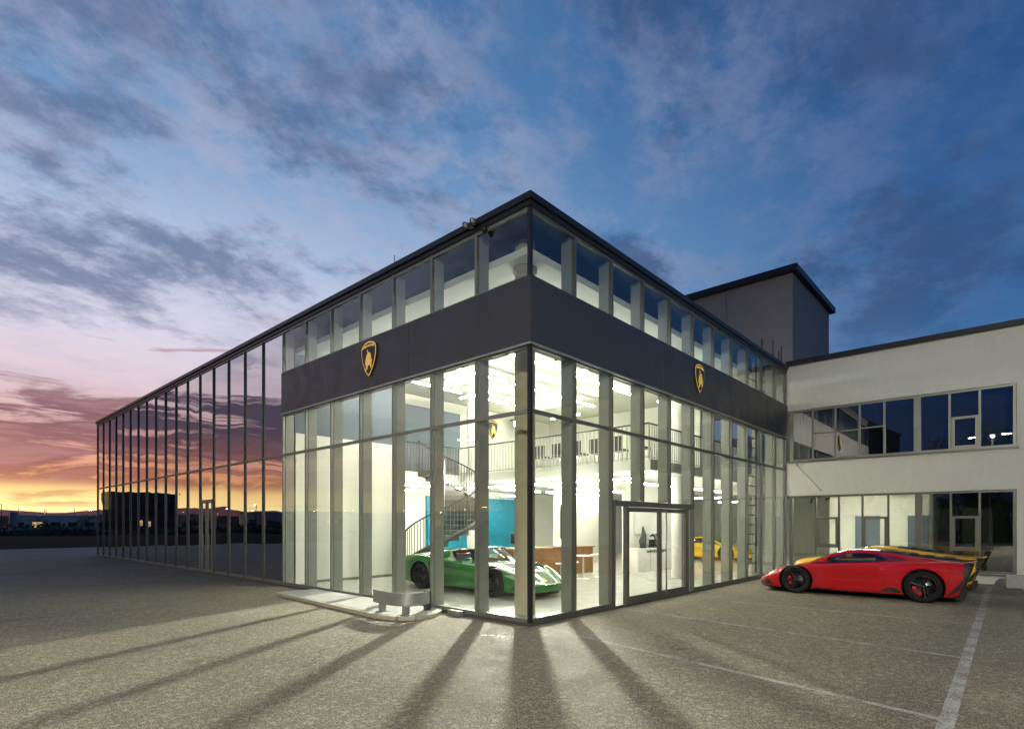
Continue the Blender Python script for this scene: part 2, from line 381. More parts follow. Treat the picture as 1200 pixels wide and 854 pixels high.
# parking bay lines, each a sheet 4 mm above the asphalt
def line(a, b, w=.09):
    a = Vector((*a, .004)); b = Vector((*b, .004)); d = (b-a).normalized(); s = Vector((-d.y, d.x, 0))*w/2
    m = MB(); n = max(2, int((b-a).length/1.0)); vs = []
    for i in range(n+1):
        p = a + (b-a)*i/n; vs += [p+s, p-s]
    m.add(vs, [(2*i, 2*i+1, 2*i+3, 2*i+2) for i in range(n)]); return tag(m.build('parking_line', M['paint'], recalc=False), kind='structure')
line((.0,-.55), (-1.0,-5.75)); line((2.78,-.2), (2.10,-5.7)); line((5.4,-.9), (5.35,-5.75)); line((10.4,-.9), (10.3,-5.75)); line((-2.4,-5.75), (13.4,-5.60), .12)
# pavement joints (thin dark saw cuts) close to the corner
jm = MB()
for a, b in [((-1.55,.95),(-.75,-.62)), ((-.75,-.62),(.35,-.95)), ((-4.6,1.2),(-3.6,.15)), ((-3.6,.15),(-2.2,1.6)), ((-1.0,-.4),(-1.7,2.6)), ((2.2,-1.0),(7.2,-1.2))]:
    a = Vector((*a,.003)); b = Vector((*b,.003)); d = (b-a).normalized(); s = Vector((-d.y,d.x,0))*.006
    jm.quad(a+s, a-s, b-s, b+s)
tag(jm.build('pavement_joints', M['black'], recalc=False), kind='structure')

# ------------------------------------------------------------------ the showroom
PL, PR = 31.4/24, 14.19/11        # bay widths of the two facades
LX, LY = 14.19, 31.4
ZB0, ZB1, ZT, ZG, ZR = 4.86, 6.0, 3.70, 7.20, 7.42
show = thing('glass_showroom', 'two storey glass corner showroom with lit interior and dark band', 'building', (0,0,0))
def P_(m, name, mt, label=None, bevel=0, parent=None):
    o = m.build(name, mt, parent or show, bevel=bevel)
    if label: o['label'] = label
    return o
# roof, fascia
rf = MB(); rf.box(-.10, LX+.0, -.10, LY+.1, 7.30, 7.42); rf.box(-.06, LX, -.06, LY+.06, 7.20, 7.297)
P_(rf, 'roof', M['fascia'], bevel=.012)
fl = MB(); fl.box(.09, LX-.02, .09, LY, -.02, .012); fl.box(LX-.02, 30, -12, 12.3, -.02, .012)
P_(fl, 'floor', M['tile'])
# plinth
pl = MB(); pl.box(-.05, LX, -.05, .09, .0, .055); pl.box(-.05, .09, .09, LY, 0, .055)
P_(pl, 'plinth', M['frame_dark'])
# mullions and transoms
for i in range(25):
    y = i*PL
    if i == 0: continue
    full = i > 7
    m = MB()
    if full: m.box(-.045, .03, y-.016, y+.016, .055, 7.2)
    else:
        m.box(-.035, .03, y-.025, y+.025, .055, ZB0); m.box(-.035, .03, y-.025, y+.025, ZB1, 7.2)
    P_(m, 'mullion', M['frame'] if i <= 7 else M['frame_dark'])
for i in range(1, 12):
    x = i*PR - (.03 if i == 11 else 0); m = MB(); z0 = .055 if i not in (3,4) else 2.25
    m.box(x-.025, x+.025, -.035, .03, z0, ZB0); m.box(x-.025, x+.025, -.035, .03, ZB1, 7.2); P_(m, 'mullion', M['frame_dark'])
m = MB(); m.box(-.035, .03, -.035, .03, .055, ZB0); m.box(-.035, .03, -.035, .03, ZB1, 7.2); P_(m, 'corner_post', M['black'])
for (z, hh) in ((.055+.035, .035), (ZT, .035), (ZB0-.03, .03), (ZB1+.02, .02), (7.17, .03)):
    m = MB(); m.box(.0301, .031, 0, 1, 0, 0) if False else None
    full = abs(z-.09) < .01 or abs(z-ZT) < .01 or z > 7.1
    n = 24 if full else 7
    for i in range(n): m.box(-.028, .026, i*PL+.026+(.01 if i == 0 else 0), (i+1)*PL-.026, z-hh, z+hh)
    P_(m, 'transom', M['frame'])
    m = MB()
    for i in range(11):
        if z < .2 and i in (2,3,4):
            if i == 2: P_(m, 'transom', M['frame_dark']); m = MB()
            continue
        m.box(i*PR+.026+(.01 if i == 0 else 0), (i+1)*PR-.026, -.028, .026, z-hh, z+hh)
    P_(m, 'transom', M['frame_dark'])
# panes
JR = random.Random(5)
def pane(a, b, z0, z1, side, mt):
    m = MB(); k = .0035 if mt is M['pane_sun'] else .0012; j = [JR.uniform(-k,k) for _ in range(4)]
    if side == 'L': m.quad((j[0],a,z0),(j[1],b,z0),(j[2],b,z1),(j[0]+j[2]-j[1],a,z1))
    else: m.quad((a,j[0],z0),(b,j[1],z0),(b,j[2],z1),(a,j[0]+j[2]-j[1],z1))
    o = m.build('window_pane', mt, show, recalc=False)
    # every pane sits a hair differently in its frame
    o.rotation_euler = (0,0,0)
    return o
for i in range(24):
    a, b = i*PL+.02, (i+1)*PL-.02
    if i < 7:
        pane(a, b, .12, ZT-.03, 'L', M['pane']); pane(a, b, ZT+.03, ZB0-.05, 'L', M['pane']); pane(a, b, ZB1+.03, 7.15, 'L', M['pane_hi'])
    elif i == 11:
        pane(a, b, ZT+.03, 7.15, 'L', M['pane_sun']); pane(a, b, 2.62, ZT-.03, 'L', M['pane_sun'])
    else:
        pane(a, b, .12, ZT-.03, 'L', M['pane_sun']); pane(a, b, ZT+.03, 7.15, 'L', M['pane_sun'])
for i in range(11):
    a, b = i*PR+.02, (i+1)*PR-.02
    if i not in (2,3,4): pane(a, b, .12, ZT-.03, 'R', M['pane'])
    else: pane(a, b, 2.28, ZT-.03, 'R', M['pane'])
    pane(a, b, ZT+.03, ZB0-.05, 'R', M['pane']); pane(a, b, ZB1+.03, 7.15, 'R', M['pane_hi'])
# fins behind each mullion
for i in range(1, 24):
    y = i*PL
    if i <= 7: m = MB(); m.box(.045, .285, y-.03, y+.03, .013, 7.19); P_(m, 'fin', M['fin'])
    elif i < 13: m = MB(); m.box(.045, .26, y-.025, y+.025, .013, 7.19); P_(m, 'fin', M['fin'])
for i in range(1, 12):
    x = min(i*PR, LX-.1)
    m = MB(); m.box(x-.03, x+.03, .045, .285, .013 if i not in (3,4) else 2.27, 7.19); P_(m, 'fin', M['fin'])
m = MB(); m.lathe([(.2,.013),(.2,6.62),(.24,6.62),(.24,6.9),(.2,6.9),(.2,7.19)], (.88,.88,0), n=40); P_(m, 'column', M['concrete'])
for (x, y) in ((7.4,9.2), (9.7,1.95)):
    m = MB(); m.lathe([(.22,.013),(.22,6.69)], (x,y,0), n=32); P_(m, 'column', M['white'])
# the dark cladding band, panel by panel
segs = [(-.001, 3.3), (3.3, 6.6), (6.6, 9.16)]
for a, b in segs:
    m = MB(); m.box(-.075, -.0365, a-(.074 if a < 0 else -.004), b-.004, ZB0, ZB1); P_(m, 'cladding_panel', M['band'], bevel=.004)
for a, b in ((-.036, 4.7), (4.7, 9.4), (9.4, LX-.03)):
    m = MB(); m.box(a+.003, b-.003, -.075, -.0365, ZB0, ZB1); P_(m, 'cladding_panel', M['band'], bevel=.004)
m = MB(); m.box(-.09, -.036, -.09, 9.18, ZB0-.035, ZB0-.003); m.box(-.035, LX-.04, -.09, -.036, ZB0-.035, ZB0-.003); P_(m, 'drip_edge', M['steel'])
m = MB(); m.box(-.03, .25, 0.05, 9.13, ZB0+.0, ZB1-.0); m.box(.251, LX-.1, .0, .25, ZB0, ZB1); P_(m, 'spandrel', M['darkgrey'])
# interior shell -------------------------------------------------
wl = MB()
wl.box(.42, 3.85, 9.3, 9.42, .013, 4.4)              # end wall left of the stair
wl.box(3.85, 3.97, 9.42, 12.3, .012, 3.28)
wl.box(3.25, 24.0, 12.3, 12.42, .012, 3.28)         # ground floor back wall
wl.box(8.3, 29.9, 10.9, 11.02, 3.62, 6.69)
wl.box(LX+.0, LX+.12, 3.2, 10.9, 3.62, 6.69)
P_(wl, 'wall', M['white'])
m = MB(); m.box(.4, 3.85, 9.31, 9.43, 4.403, 6.69); P_(m, 'wall', M['dimblue'], 'dark slate-coloured wall above the white end wall')  # wall turns dark slate above the white part
m = MB(); m.box(.92, 3.85, 9.275, 9.298, .013, .09); P_(m, 'wall_foot_strip', M['frame'])  # grey strip along the foot of the end wall
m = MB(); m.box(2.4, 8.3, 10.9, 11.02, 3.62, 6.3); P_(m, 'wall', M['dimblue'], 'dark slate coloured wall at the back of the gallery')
m = MB(); m.box(2.4, 8.3, 10.89, 11.03, 6.302, 6.69); P_(m, 'wall', M['white'])
# black wall added to stand in for the unlit rooms of the left half
m = MB(); m.box(.55, .65, 9.5, LY-.2, .013, 7.19); m.box(.06, .549, 9.44, 9.49, .013, 7.19); P_(m, 'wall', M['black'], 'added black wall standing in for the unlit rooms behind the mirrored glazing')
m = MB(); m.box(.44, LX+.1, .44, 10.88, 6.70, 6.84); P_(m, 'ceiling', M['ceil'])
# gallery slab
m = MB(); m.box(7.0, LX+.1, 1.5, 9.5, 3.30, 3.60); m.box(3.98, LX+.1, 9.5, 12.29, 3.30, 3.60); m.box(LX+.1, 29.9, 1.0, 12.29, 3.30, 3.60); P_(m, 'gallery_slab', M['ceil'])
m = MB()
m.box(10.6, 14.3, 4.45, 4.60, .013, 3.28); P_(m, 'partition', M['white'])
m = MB(); m.box(14.33, 14.36, 4.0, 5.2, 4.3, 5.6); m.box(14.315, 14.36, 1.0, 3.0, 4.9, 5.5)
# turquoise feature wall
m = MB(); m.box(7.6, 14.2, 12.18, 12.29, .35, 2.95); P_(m, 'feature_wall', M['cyan'], 'turquoise panelled wall behind the green car')
m = MB()
for x in (9.6, 11.1, 12.6): m.box(x-.008, x+.008, 12.170, 12.179, .36, 2.94)
m.box(8.1, 14.2, 12.17, 12.179, 1.85, 1.86); P_(m, 'panel_joint', M['dimblue'])
# the entrance door
door = thing('entrance_door', 'dark framed glass double entrance door with tall bar handle', 'door', (0,0,0))
door.parent = show; del door['label']; del door['category']
fr = MB(); X0, X1 = 2*PR+.03, 5*PR-.03
fr.box(X0, X1, -.07, .05, 2.13, 2.25); fr.box(X0+.0, X0+.05, -.06, .04, .0, 2.13); fr.box(X1-.05, X1, -.06, .04, .0, 2.13)
fr.box(X0+.50, X0+.55, -.062, .042, 0, 2.13); fr.box(X1-.36, X1-.31, -.062, .042, 0, 2.13); fr.box(X0, X1, -.05, .06, 0, .02)
fr.build('door_frame', M['frame_dark'], door, bevel=.006)
L0, L1 = X0+.56, X1-.37; mid = (L0+L1)/2+.02
for a, b in ((L0, mid-.006), (mid+.006, L1)):
    lf = MB(); lf.box(a, a+.07, -.04, .015, .03, 2.12); lf.box(b-.07, b, -.04, .015, .03, 2.12); lf.box(a+.07, b-.07, -.039, .014, .03, .20); lf.box(a+.07, b-.07, -.039, .014, 2.02, 2.12)
    lo = lf.build('door_leaf', M['frame_dark'], door, bevel=.004)
    pp = MB(); pp.quad((a+.07,-.012,.2),(b-.07,-.012,.2),(b-.07,-.012,2.02),(a+.07,-.012,2.02)); pp.build('pane', M['pane'], lo, recalc=False)
hd = MB(); hd.path([(mid+.16,-.11,.12),(mid+.16,-.11,2.06)], .018, 10); hd.path([(mid+.16,-.04,.3),(mid+.16,-.11,.3)], .01); hd.path([(mid+.16,-.04,2.1),(mid+.16,-.11,2.1)], .01)
hd.build('handle', M['steel'], door)
for a, b in ((X0+.05, X0+.50), (X1-.30, X1-.05)):
    pp = MB(); pp.quad((a,-.01,.02),(b,-.01,.02),(b,-.01,2.13),(a,-.01,2.13)); pp.build('side_light', M['pane'], door, recalc=False)
# small service door in the mirrored half
sd = thing('service_door', None, None); sd.parent = show
y0, y1 = 11*PL+.03, 12*PL-.03
m = MB(); m.box(-.06, .03, y0, y0+.07, .055, 2.6); m.box(-.06, .03, y1-.07, y1, .055, 2.6); m.box(-.06, .03, y0+.07, y1-.07, 2.5, 2.6); m.box(-.06,.03,y0+.07,y1-.07,.055,.13)
m.box(-.05, .02, (y0+y1)/2-.03, (y0+y1)/2+.03, .13, 2.5); m.build('door_frame', M['frame'], sd, bevel=.005)
m = MB(); m.quad((0,y0,.1),(0,y1,.1),(0,y1,2.5),(0,y0,2.5)); m.build('pane', M['pane_sun'], sd, recalc=False)
m = MB(); m.path([(-.1,(y0+y1)/2+.08,.9),(-.1,(y0+y1)/2+.08,1.4)], .014); m.path([(-.05,(y0+y1)/2+.08,.95),(-.1,(y0+y1)/2+.08,.95)], .008); m.path([(-.05,(y0+y1)/2+.08,1.35),(-.1,(y0+y1)/2+.08,1.35)], .008); m.build('handle', M['steel'], sd)

# ------------------------------------------------------------------ shields (wall emblems)
def text_mesh(txt, size, name, mt, parent, fn, arc=None, track=1.0, extr=.004):
    """lettering turned into a mesh; fn(x, y, d) places a point of the flat text in 3-D"""
    cu = bpy.data.curves.new(name, 'FONT'); cu.body = txt; cu.size = size; cu.align_x = 'CENTER'; cu.extrude = extr; cu.space_character = track; cu.offset = size*.012
    o = bpy.data.objects.new('tmp', cu); COL.objects.link(o)
    dg = bpy.context.evaluated_depsgraph_get(); dg.update(); me = bpy.data.meshes.new_from_object(o.evaluated_get(dg))
    bpy.data.objects.remove(o); bpy.data.curves.remove(cu)
    for v in me.vertices:
        x, y, z = v.co
        if arc: y += arc(x)
        v.co = fn(x, y, z + extr)
    me.materials.clear(); me.materials.append(mt); me.name = name
    r = bpy.data.objects.new(name, me); COL.objects.link(r)
    if parent: r.parent = parent
    return r
SH = [(-.40,.30),(-.36,.40),(-.20,.485),(0,.52),(.20,.485),(.36,.40),(.40,.30),(.39,.10),(.33,-.12),(.22,-.32),(.09,-.49),(0,-.56),(-.09,-.49),(-.22,-.32),(-.33,-.12),(-.39,.10)]
BULL = [(-.22,-.34),(-.16,-.30),(-.13,-.22),(-.14,-.12),(-.20,-.16),(-.17,-.02),(-.13,.10),(-.06,.19),(.02,.235),(.09,.22),(.14,.16),(.17,.06),(.18,-.04),(.25,-.02),(.20,-.09),(.19,-.16),(.21,-.24),(.16,-.30),(.14,-.24),(.12,-.15),(.08,-.20),(.04,-.14),(0,-.20),(-.05,-.22),(-.07,-.30),(-.13,-.31),(-.17,-.37)]
HORN = [(-.05,.22),(-.02,.30),(-.10,.34),(-.05,.30),(-.08,.23)]
def emblem(label, fn, h, loc, face_label_cat='emblem'):
    e = thing('wall_emblem', label, face_label_cat, loc)
    k = h/1.08
    f = lambda a, b, d: fn(a*k*.98, b*k, d)
    m = MB(); m.prism(SH, f, 0, .036); m.build('backing', M['black'], e)
    m = MB(); m.prism([(a*.995, b*.995) for a, b in SH], f, .0365, .042); m.build('border', M['gold'], e)
    m = MB(); m.prism([(a*.89, b*.90-.002) for a, b in SH], f, .0425, .050); m.build('shield_face', M['black'], e)
    m = MB(); m.prism([(a*.86+.01, b*.95-.05) for a, b in BULL], f, .0505, .062); m.prism([(a*.8, b*.9-.03) for a, b in HORN], f, .0505, .060); m.build('bull_figure', M['gold'], e)
    text_mesh('LAMBORGHINI', .092*k, 'lettering', M['gold'], e, lambda x, y, d: fn(x, y, .0505+d), arc=lambda x: .345*k - .42*x*x/k)
    return e
emblem('gold and black bull shield on the sunset-lit left side of the dark band', lambda a, b, d: (-d, -a, b), .80, (-.0755, 4.73, 5.53))
emblem('gold and black bull shield on the shaded right side of the dark band', lambda a, b, d: (a, -d, b), .74, (6.63, -.0755, 5.53))
emblem('round-shouldered gold shield lit on the white wall inside, seen beside a fin', lambda a, b, d: (a, -d, b), .88, (10.2, 10.895, 5.93))

# ------------------------------------------------------------------ ladder fixed to the right facade, floodlight, roof rail
ld = thing('wall_ladder', 'black steel ladder standing upright just behind the glass near the red car nose', 'ladder', (0,0,0))
xa, xb, yy = 10.44, 11.50, .13
for x, r in ((xa,.012), (xb,.032)):
    m = MB(); m.path([(x,yy,.20),(x,yy,7.15)], r, 8); m.build('rail', M['black'], ld)
z = .5
while z < 7.1:
    m = MB(); m.path([(xa,yy,z),(xb,yy,z)], .017, 6); m.build('rung', M['black'], ld); z += .31
for z in (1.2, 3.7, 6.1):
    for x in (xa, xb):
        m = MB(); m.path([(x,yy,z),(x,.05,z)], .014, 6); m.build('bracket', M['black'], ld)
rr = thing('roof_guard_rail', 'curved black guard rail standing on the roof edge near the tower', 'guard rail', (13.35,.12,7.42))
for z in (.12,.5): 
    m = MB(); m.path([(-1.0+.0*z, .1, z)]+[(-1.0+1.0*(1-math.cos(a))*.9, .1-.25*math.sin(a), z) for a in [R(k) for k in range(0,181,15)]], .018, 6); m.build('rail', M['black'], rr)
for a in (0, 60, 120, 180):
    a = R(a); m = MB(); m.path([(-1.0+1.0*(1-math.cos(a))*.9, .1-.25*math.sin(a), 0),(-1.0+1.0*(1-math.cos(a))*.9, .1-.25*math.sin(a), .62)], .018, 6); m.build('post', M['black'], rr)
fd = thing('floodlight', 'small twin floodlight clamped to the roof edge left of the corner', 'floodlight', (-.12, 1.32, 7.33))
m = MB(); m.box(-.03, .03, -.03, .03, -.08, .04); m.build('bracket', M['darkgrey'], fd)
for dy in (-.10, .10):
    m = MB(); m.lathe([(.02,-.05),(.04,-.04),(.06,.06),(.055,.06),(.03,-.02)], (-.08, dy, 0), axis='x', n=16); m.build('lamp_head', M['steel'], fd)
ft = thing('security_camera', 'little dark dome camera hanging just under the roof edge by the corner', 'camera', (-.09, 1.02, 7.19))
m = MB(); m.lathe([(.001,-.11),(.035,-.10),(.055,-.05),(.06,0),(.001,0)], (0,0,0), n=16); m.build('dome', M['black'], ft)
m = MB(); m.box(-.03,.05,-.03,.03,.0,.03); m.build('bracket', M['darkgrey'], ft)
ant = thing('roof_antenna', 'thin short rod standing on the roof edge above the left facade', 'antenna', (0.0, 3.9, 7.42)); m = MB(); m.path([(0,0,0),(0,0,.22)], .008, 6); m.build('rod', M['black'], ant); m = MB(); m.lathe([(.03,0),(.03,.02),(.001,.02)], n=10); m.build('foot', M['black'], ant)

# ------------------------------------------------------------------ step slab and crash guard at the left facade
pf = MB()
poly = [(-.06, 7.3), (-1.0, 7.28), (-1.16, 4.5), (-1.28, 2.6), (-1.18, 2.15), (-.95, 1.95), (-.55, 1.95), (-.15, 2.25), (-.06, 2.4)]
pf.prism(poly, lambda a, b, d: (a, b, d), .0, .08)
pfo = pf.build('concrete_platform', M['slab'], bevel=.012)
kb = MB()
for a, b in zip(poly[1:-1], poly[2:]):
    a = Vector((*a,0)); b = Vector((*b,0)); L_ = (b-a).length; nn = max(1, round(L_/.9)); d = (b-a)/L_; s = Vector((-d.y,d.x,0))
    for k in range(nn):
        c = a+d*(L_*(k+.5)/nn)-s*.035; c.z = .038; kb.obox(c, d, L_/nn/2-.007, .045, .0375)
kbo = kb.build('kerb_stones', M['concrete'], pfo, bevel=.008)
tag(pfo, 'long low pale concrete step along the foot of the left facade', 'platform')
gd = thing('crash_guard', 'curved galvanised steel guard on two posts at the end of the concrete step', 'guard', (0,0,0))
pts0 = [(-1.10,3.05), (-1.17,2.65), (-1.18,2.35), (-1.12,2.13), (-.98,2.0), (-.80,1.98), (-.62,2.02), (-.48,2.13), (-.36,2.30)]
pts = []
for i in range(len(pts0)-1):
    p0, p1, p2, p3 = pts0[max(i-1,0)], pts0[i], pts0[i+1], pts0[min(i+2,len(pts0)-1)]
    for q in range(5):
        u = q/5; pts.append(tuple(.5*(2*p1[c]+(p2[c]-p0[c])*u+(2*p0[c]-5*p1[c]+4*p2[c]-p3[c])*u*u+(3*p1[c]-p0[c]-3*p2[c]+p3[c])*u**3) for c in (0,1)))
pts.append(pts0[-1])
m = MB(); n = len(pts); vs = []
for k, (x, y) in enumerate(pts):
    a = Vector(pts[max(0,k-1)]); b = Vector(pts[min(n-1,k+1)]); d = (b-a).normalized(); nn = Vector((-d.y, d.x))*.012
    for sx in (1,-1):
        for z in (.25,.49): vs.append((x+nn.x*sx, y+nn.y*sx, z))
fs = []
for k in range(n-1):
    o = k*4; q = o+4
    fs += [(o,q,q+1,o+1), (o+2,o+3,q+3,q+2), (o+1,q+1,q+3,o+3), (o,o+2,q+2,q)]
fs += [(0,1,3,2), (4*n-4,4*n-2,4*n-1,4*n-3)]
m.add(vs, fs); m.build('guard_plate', M['steel'], gd)
for x, y in ((-1.06,2.82), (-1.03,2.12)):
    m = MB(); m.box(x-.05, x+.05, y-.05, y+.05, .081, .25); m.box(x-.09,x+.09,y-.09,y+.09,.0815,.092); m.build('post', M['steel'], gd)
m = MB(); m.box(-.43,-.33,2.26,2.36,.081,.46); m.build('post', M['darkgrey'], gd, ).__setitem__('label', 'dark short post behind the plate')
db = MB(); db.box(-.17, -.055, 1.62, 1.95, .0, .10); tag(db.build('junction_box', M['steel'], bevel=.01), 'small flat grey metal box at the foot of the left facade', 'box')
# ------------------------------------------------------------------ office wing on the right
WX = 14.19
wing = thing('office_wing', 'white rendered two storey office wing with two dark ribbon windows', 'building', (0,0,0))
UY0, UY1, UZ0, UZ1 = -6.17, -.12, 3.98, 5.80
LY0, LY1, LZ0, LZ1 = -6.17, -.10, .30, 2.76
w = MB()
Yr = -34
w.box(WX, WX+.28, Yr, LY0, .0, 7.40)                     # solid right of the windows
w.box(WX, WX+.28, LY0, -.03, .0, LZ0); w.box(WX, WX+.28, UY0, -.03, LZ1, UZ0); w.box(WX, WX+.28, UY0, -.03, UZ1, 7.40)
w.box(WX+.28, 30, Yr, Yr+.3, 0, 7.4); w.box(29.7, 30, Yr+.3, 12.3, 0, 7.4)
w.build('wall', M['render'], wing)
m = MB(); m.box(WX-.10, 30.1, Yr-.1, -.03, 7.40, 7.58); m.build('roof', M['fascia'], wing, bevel=.01)
m = MB(); m.box(WX-.02, WX+.03, Yr, -.03, 7.37, 7.398); m.build('roof_trim', M['steel'], wing)
def WY(px): 
    a = (px-600)/651; dxx = .739+.674*a; tt = (WX-CAM.x)/dxx; return CAM.y + tt*(.674-.739*a)
def ribbon(z0, z1, y0, y1, bars, thick, casements, mt, mt2=None, fm='frame'):
    wn = thing('window', None, None); wn.parent = wing
    xs0, xs1 = WX+.06, WX+.14
    f = MB(); f.box(xs0, xs1, y0, y1, z0, z0+.07); f.box(xs0, xs1, y0, y1, z1-.07, z1); f.box(xs0-.001, xs1+.001, y0, y0+.08, z0+.001, z1-.001); f.box(xs0-.001, xs1+.001, y1-.12, y1, z0+.001, z1-.001)
    for px in bars:
        y = WY(px); f.box(xs0+.004, xs1-.004, y-.028, y+.028, z0+.07, z1-.07)
    for pa in thick:
        y = WY(pa); f.box(xs0-.004, xs1+.004, y-.09, y+.09, z0+.07, z1-.07)
    f.build('frame', M[fm], wn)
    for pa, pb, za, zb in casements:
        ya, yb = WY(pb)+.03, WY(pa)-.03; c = MB()
        c.box(xs0-.02, xs1-.02, ya, ya+.075, za, zb); c.box(xs0-.02, xs1-.02, yb-.075, yb, za, zb); c.box(xs0-.02, xs1-.02, ya+.075, yb-.075, za, za+.075); c.box(xs0-.02, xs1-.02, ya+.075, yb-.075, zb-.075, zb)
        if za > z0+.3: c.box(xs0-.02, xs1-.02, ya+.0, yb, za-.05, za-.001)
        c.build('casement', M[fm], wn, bevel=.004)
    m = MB(); xm = WX+.10; ys = [y0+.06] + sorted([WY(p) for p in list(bars)+list(thick)]) + [y1-.06]
    for a, b in zip(ys[:-1], ys[1:]):
        p = MB(); p.quad((xm,a,z0+.05),(xm,b,z0+.05),(xm,b,z1-.05),(xm,a,z1-.05)); p.build('pane', mt2 if mt2 and (a+b)/2 < -4.15 else mt, wn, recalc=False)
    s = MB(); s.box(WX-.07, WX+.058, y0-.05, y1+.02, z0-.055, z0-.002); s.build('sill', M['frame_dark'], wn)
    return wn
up = ribbon(UZ0, UZ1, UY0, UY1, (951.6, 978, 1006.7, 1035.7, 1112.5, 1148), (1074.5,), [(1113, 1148, UZ0+.07, 5.0)], M['pane_blue'])
m = MB()
for pa, pb, z in ((951.6, 978, 4.92), (978, 1006.7, 4.92), (1006.7, 1035.7, 4.95)):
    m.box(WX+.066, WX+.134, WY(pb)+.03, WY(pa)-.03, z-.018, z+.018)
m.build('glazing_bar', M['frame'], up)
lo = ribbon(LZ0, LZ1, LY0, LY1, (955.4, 982.5, 1010, 1040.5, 1114, 1148), (1076,), [(955.4, 982.5, 1.0, 2.0), (1010, 1040.5, 1.0, 2.0), (1114, 1148, 1.0, 2.0)], M['pane_wing'], M['pane_dim'], 'frame_dark')
# rooms of the wing
rm = MB(); rm.box(19.6, 19.75, -9, -.2, .013, 3.2); rm.box(14.6, 19.58, -4.22, -4.12, .013, 2.94); rm.box(WX+.30, 19.6, -6.9, -6.75, .013, 3.2)  # middle cross wall added to keep light out of the right-hand rooms
rm.box(19.9, 20.02, -12, .9, 3.62, 6.9); rm.build('partition', M['white'], wing)
rm = MB(); rm.box(16.6, 16.7, -6.7, -4.25, .013, 2.94); rm.build('partition', M['darkgrey'], wing)  # dark wall added to keep the view through the right panes dark
rm = MB(); rm.box(WX+.29, 29.6, -12, -.1, 2.95, 3.1); rm.box(WX+.29, 29.6, -12, 0.9, 3.60, 3.64); rm.build('ceiling', M['ceil'], wing)
for y in (-1.6, -3.4, -5.0):
    d = MB(); d.box(19.54, 19.597, y-.5, y-.44, .013, 2.15); d.box(19.54, 19.597, y+.44, y+.5, .013, 2.15); d.box(19.54, 19.597, y-.44, y+.44, 2.09, 2.15); do = d.build('door_frame', M['plastic'], wing)
    d = MB(); d.box(19.56, 19.598, y-.44, y+.44, .013, 2.09); d.build('door', M['dimblue'], do)
m = MB(); m.box(WX+.75, WX+.85, -7.5, .3, 3.65, 6.2); m.build('dark_backing', M['black'], wing)  # black panel added so the upper windows stay dark
# curtains behind the left end of the upper ribbon
cu = MB(); vs = []; n = 60
for i in range(n+1):
    y = WY(948) + (WY(926)-WY(948))*i/n; x = WX+.33 + .035*math.sin(i*1.05)
    vs += [(x,y,4.05),(x,y,5.75)]
cu.add(vs, [(2*i,2*i+1,2*i+3,2*i+2) for i in range(n)], 0, True)
tag(cu.build('curtain', M['white'], recalc=False), 'pale pleated curtain behind the left end of the upper ribbon window', 'curtain')

# tower block behind
tw = thing('stair_tower', 'tall plain rendered tower block with dark flat roof rising behind', 'tower', (0,0,0))
m = MB(); m.box(16.5, 22.2, .41, 9.5, 7.3, 11.72); m.build('wall', M['render_dark'], tw)
m = MB(); m.box(16.28, 22.5, .19, 9.7, 11.72, 11.98); m.build('roof', M['fascia'], tw, bevel=.015)
m = MB(); yj = 3.05; m.path([(16.47,yj,7.4),(16.47,yj,11.7)], .012, 6)
for z in (8.6,9.6,10.6): m.box(16.45,16.499,yj-.03,yj+.03,z,z+.03)
m.build('lightning_conductor', M['steel'], tw)

# diagonal bar and brackets modelled in place of a cast shadow on wing wall
rod = thing('wall_shadow_line', 'thin diagonal bar standing in for a shadow line on the wing wall between the window rows', 'rod', (0,0,0))
pa = (WX-.06, WY(934), 3.86); pb = (WX-.06, WY(962), 2.93)
m = MB(); m.path([pa, pb], .012, 6); m.build('bar', M['steel'], rod)
for p in (pa, pb):
    m = MB(); m.box(WX-.075, WX-.001, p[1]-.03, p[1]+.03, p[2]-.03, p[2]+.03); m.build('bracket', M['steel'], rod)

# ------------------------------------------------------------------ luminaires
n_l = 0
def lamp(a, b, z, label, grp, mt='tube', hang=.25, w=.035):
    c = ((a[0]+b[0])/2, (a[1]+b[1])/2); L = math.hypot(b[0]-a[0], b[1]-a[1]); ang = math.atan2(b[1]-a[1], b[0]-a[0])
    t_ = thing('linear_light', label, 'ceiling light', (c[0], c[1], z), ang, grp)
    m = MB(); m.box(-L/2, L/2, -w, w, .012, .05); m.build('housing', M['plastic'], t_)
    m = MB(); m.box(-L/2+.01, L/2-.01, -w+.004, w-.004, -.03, .012); m.build('tube', M[mt], t_)
    if hang:
        m = MB()
        for x in (-L/2+.2, L/2-.2): m.path([(x,0,.05),(x,0,hang)], .004, 4)
        m.build('suspension', M['steel'], t_)
G1 = 'lit linear lights hung under the upper ceiling'
for j, y in enumerate((1.9, 4.0, 6.1, 8.3)):
    for k, x0 in enumerate((1.6, 4.1, 6.6, 9.1)):
        lamp((x0-.3, y), (x0+1.9, y), 6.38, 'slim glowing linear light hung level under the high white ceiling', G1, hang=.32)
for j, x in enumerate((6.3, 11.6)):
    for k, y0 in enumerate((2.2, 7.2)):
        lamp((x, y0), (x, y0+1.5), 6.3, 'slim glowing light under the high ceiling running towards the back wall', 'upper lights running front to back', hang=.40)
G2 = 'lit linear lights hung under the gallery'
for j, (x, y0, y1) in enumerate(((6.9, 2.0, 5.0), (6.9, 5.6, 8.9))):
    lamp((x, y0), (x, y1), 3.08, 'long bright light strip along the inner edge of the gallery', 'light strips along the gallery edge', 'tube2', hang=.2)
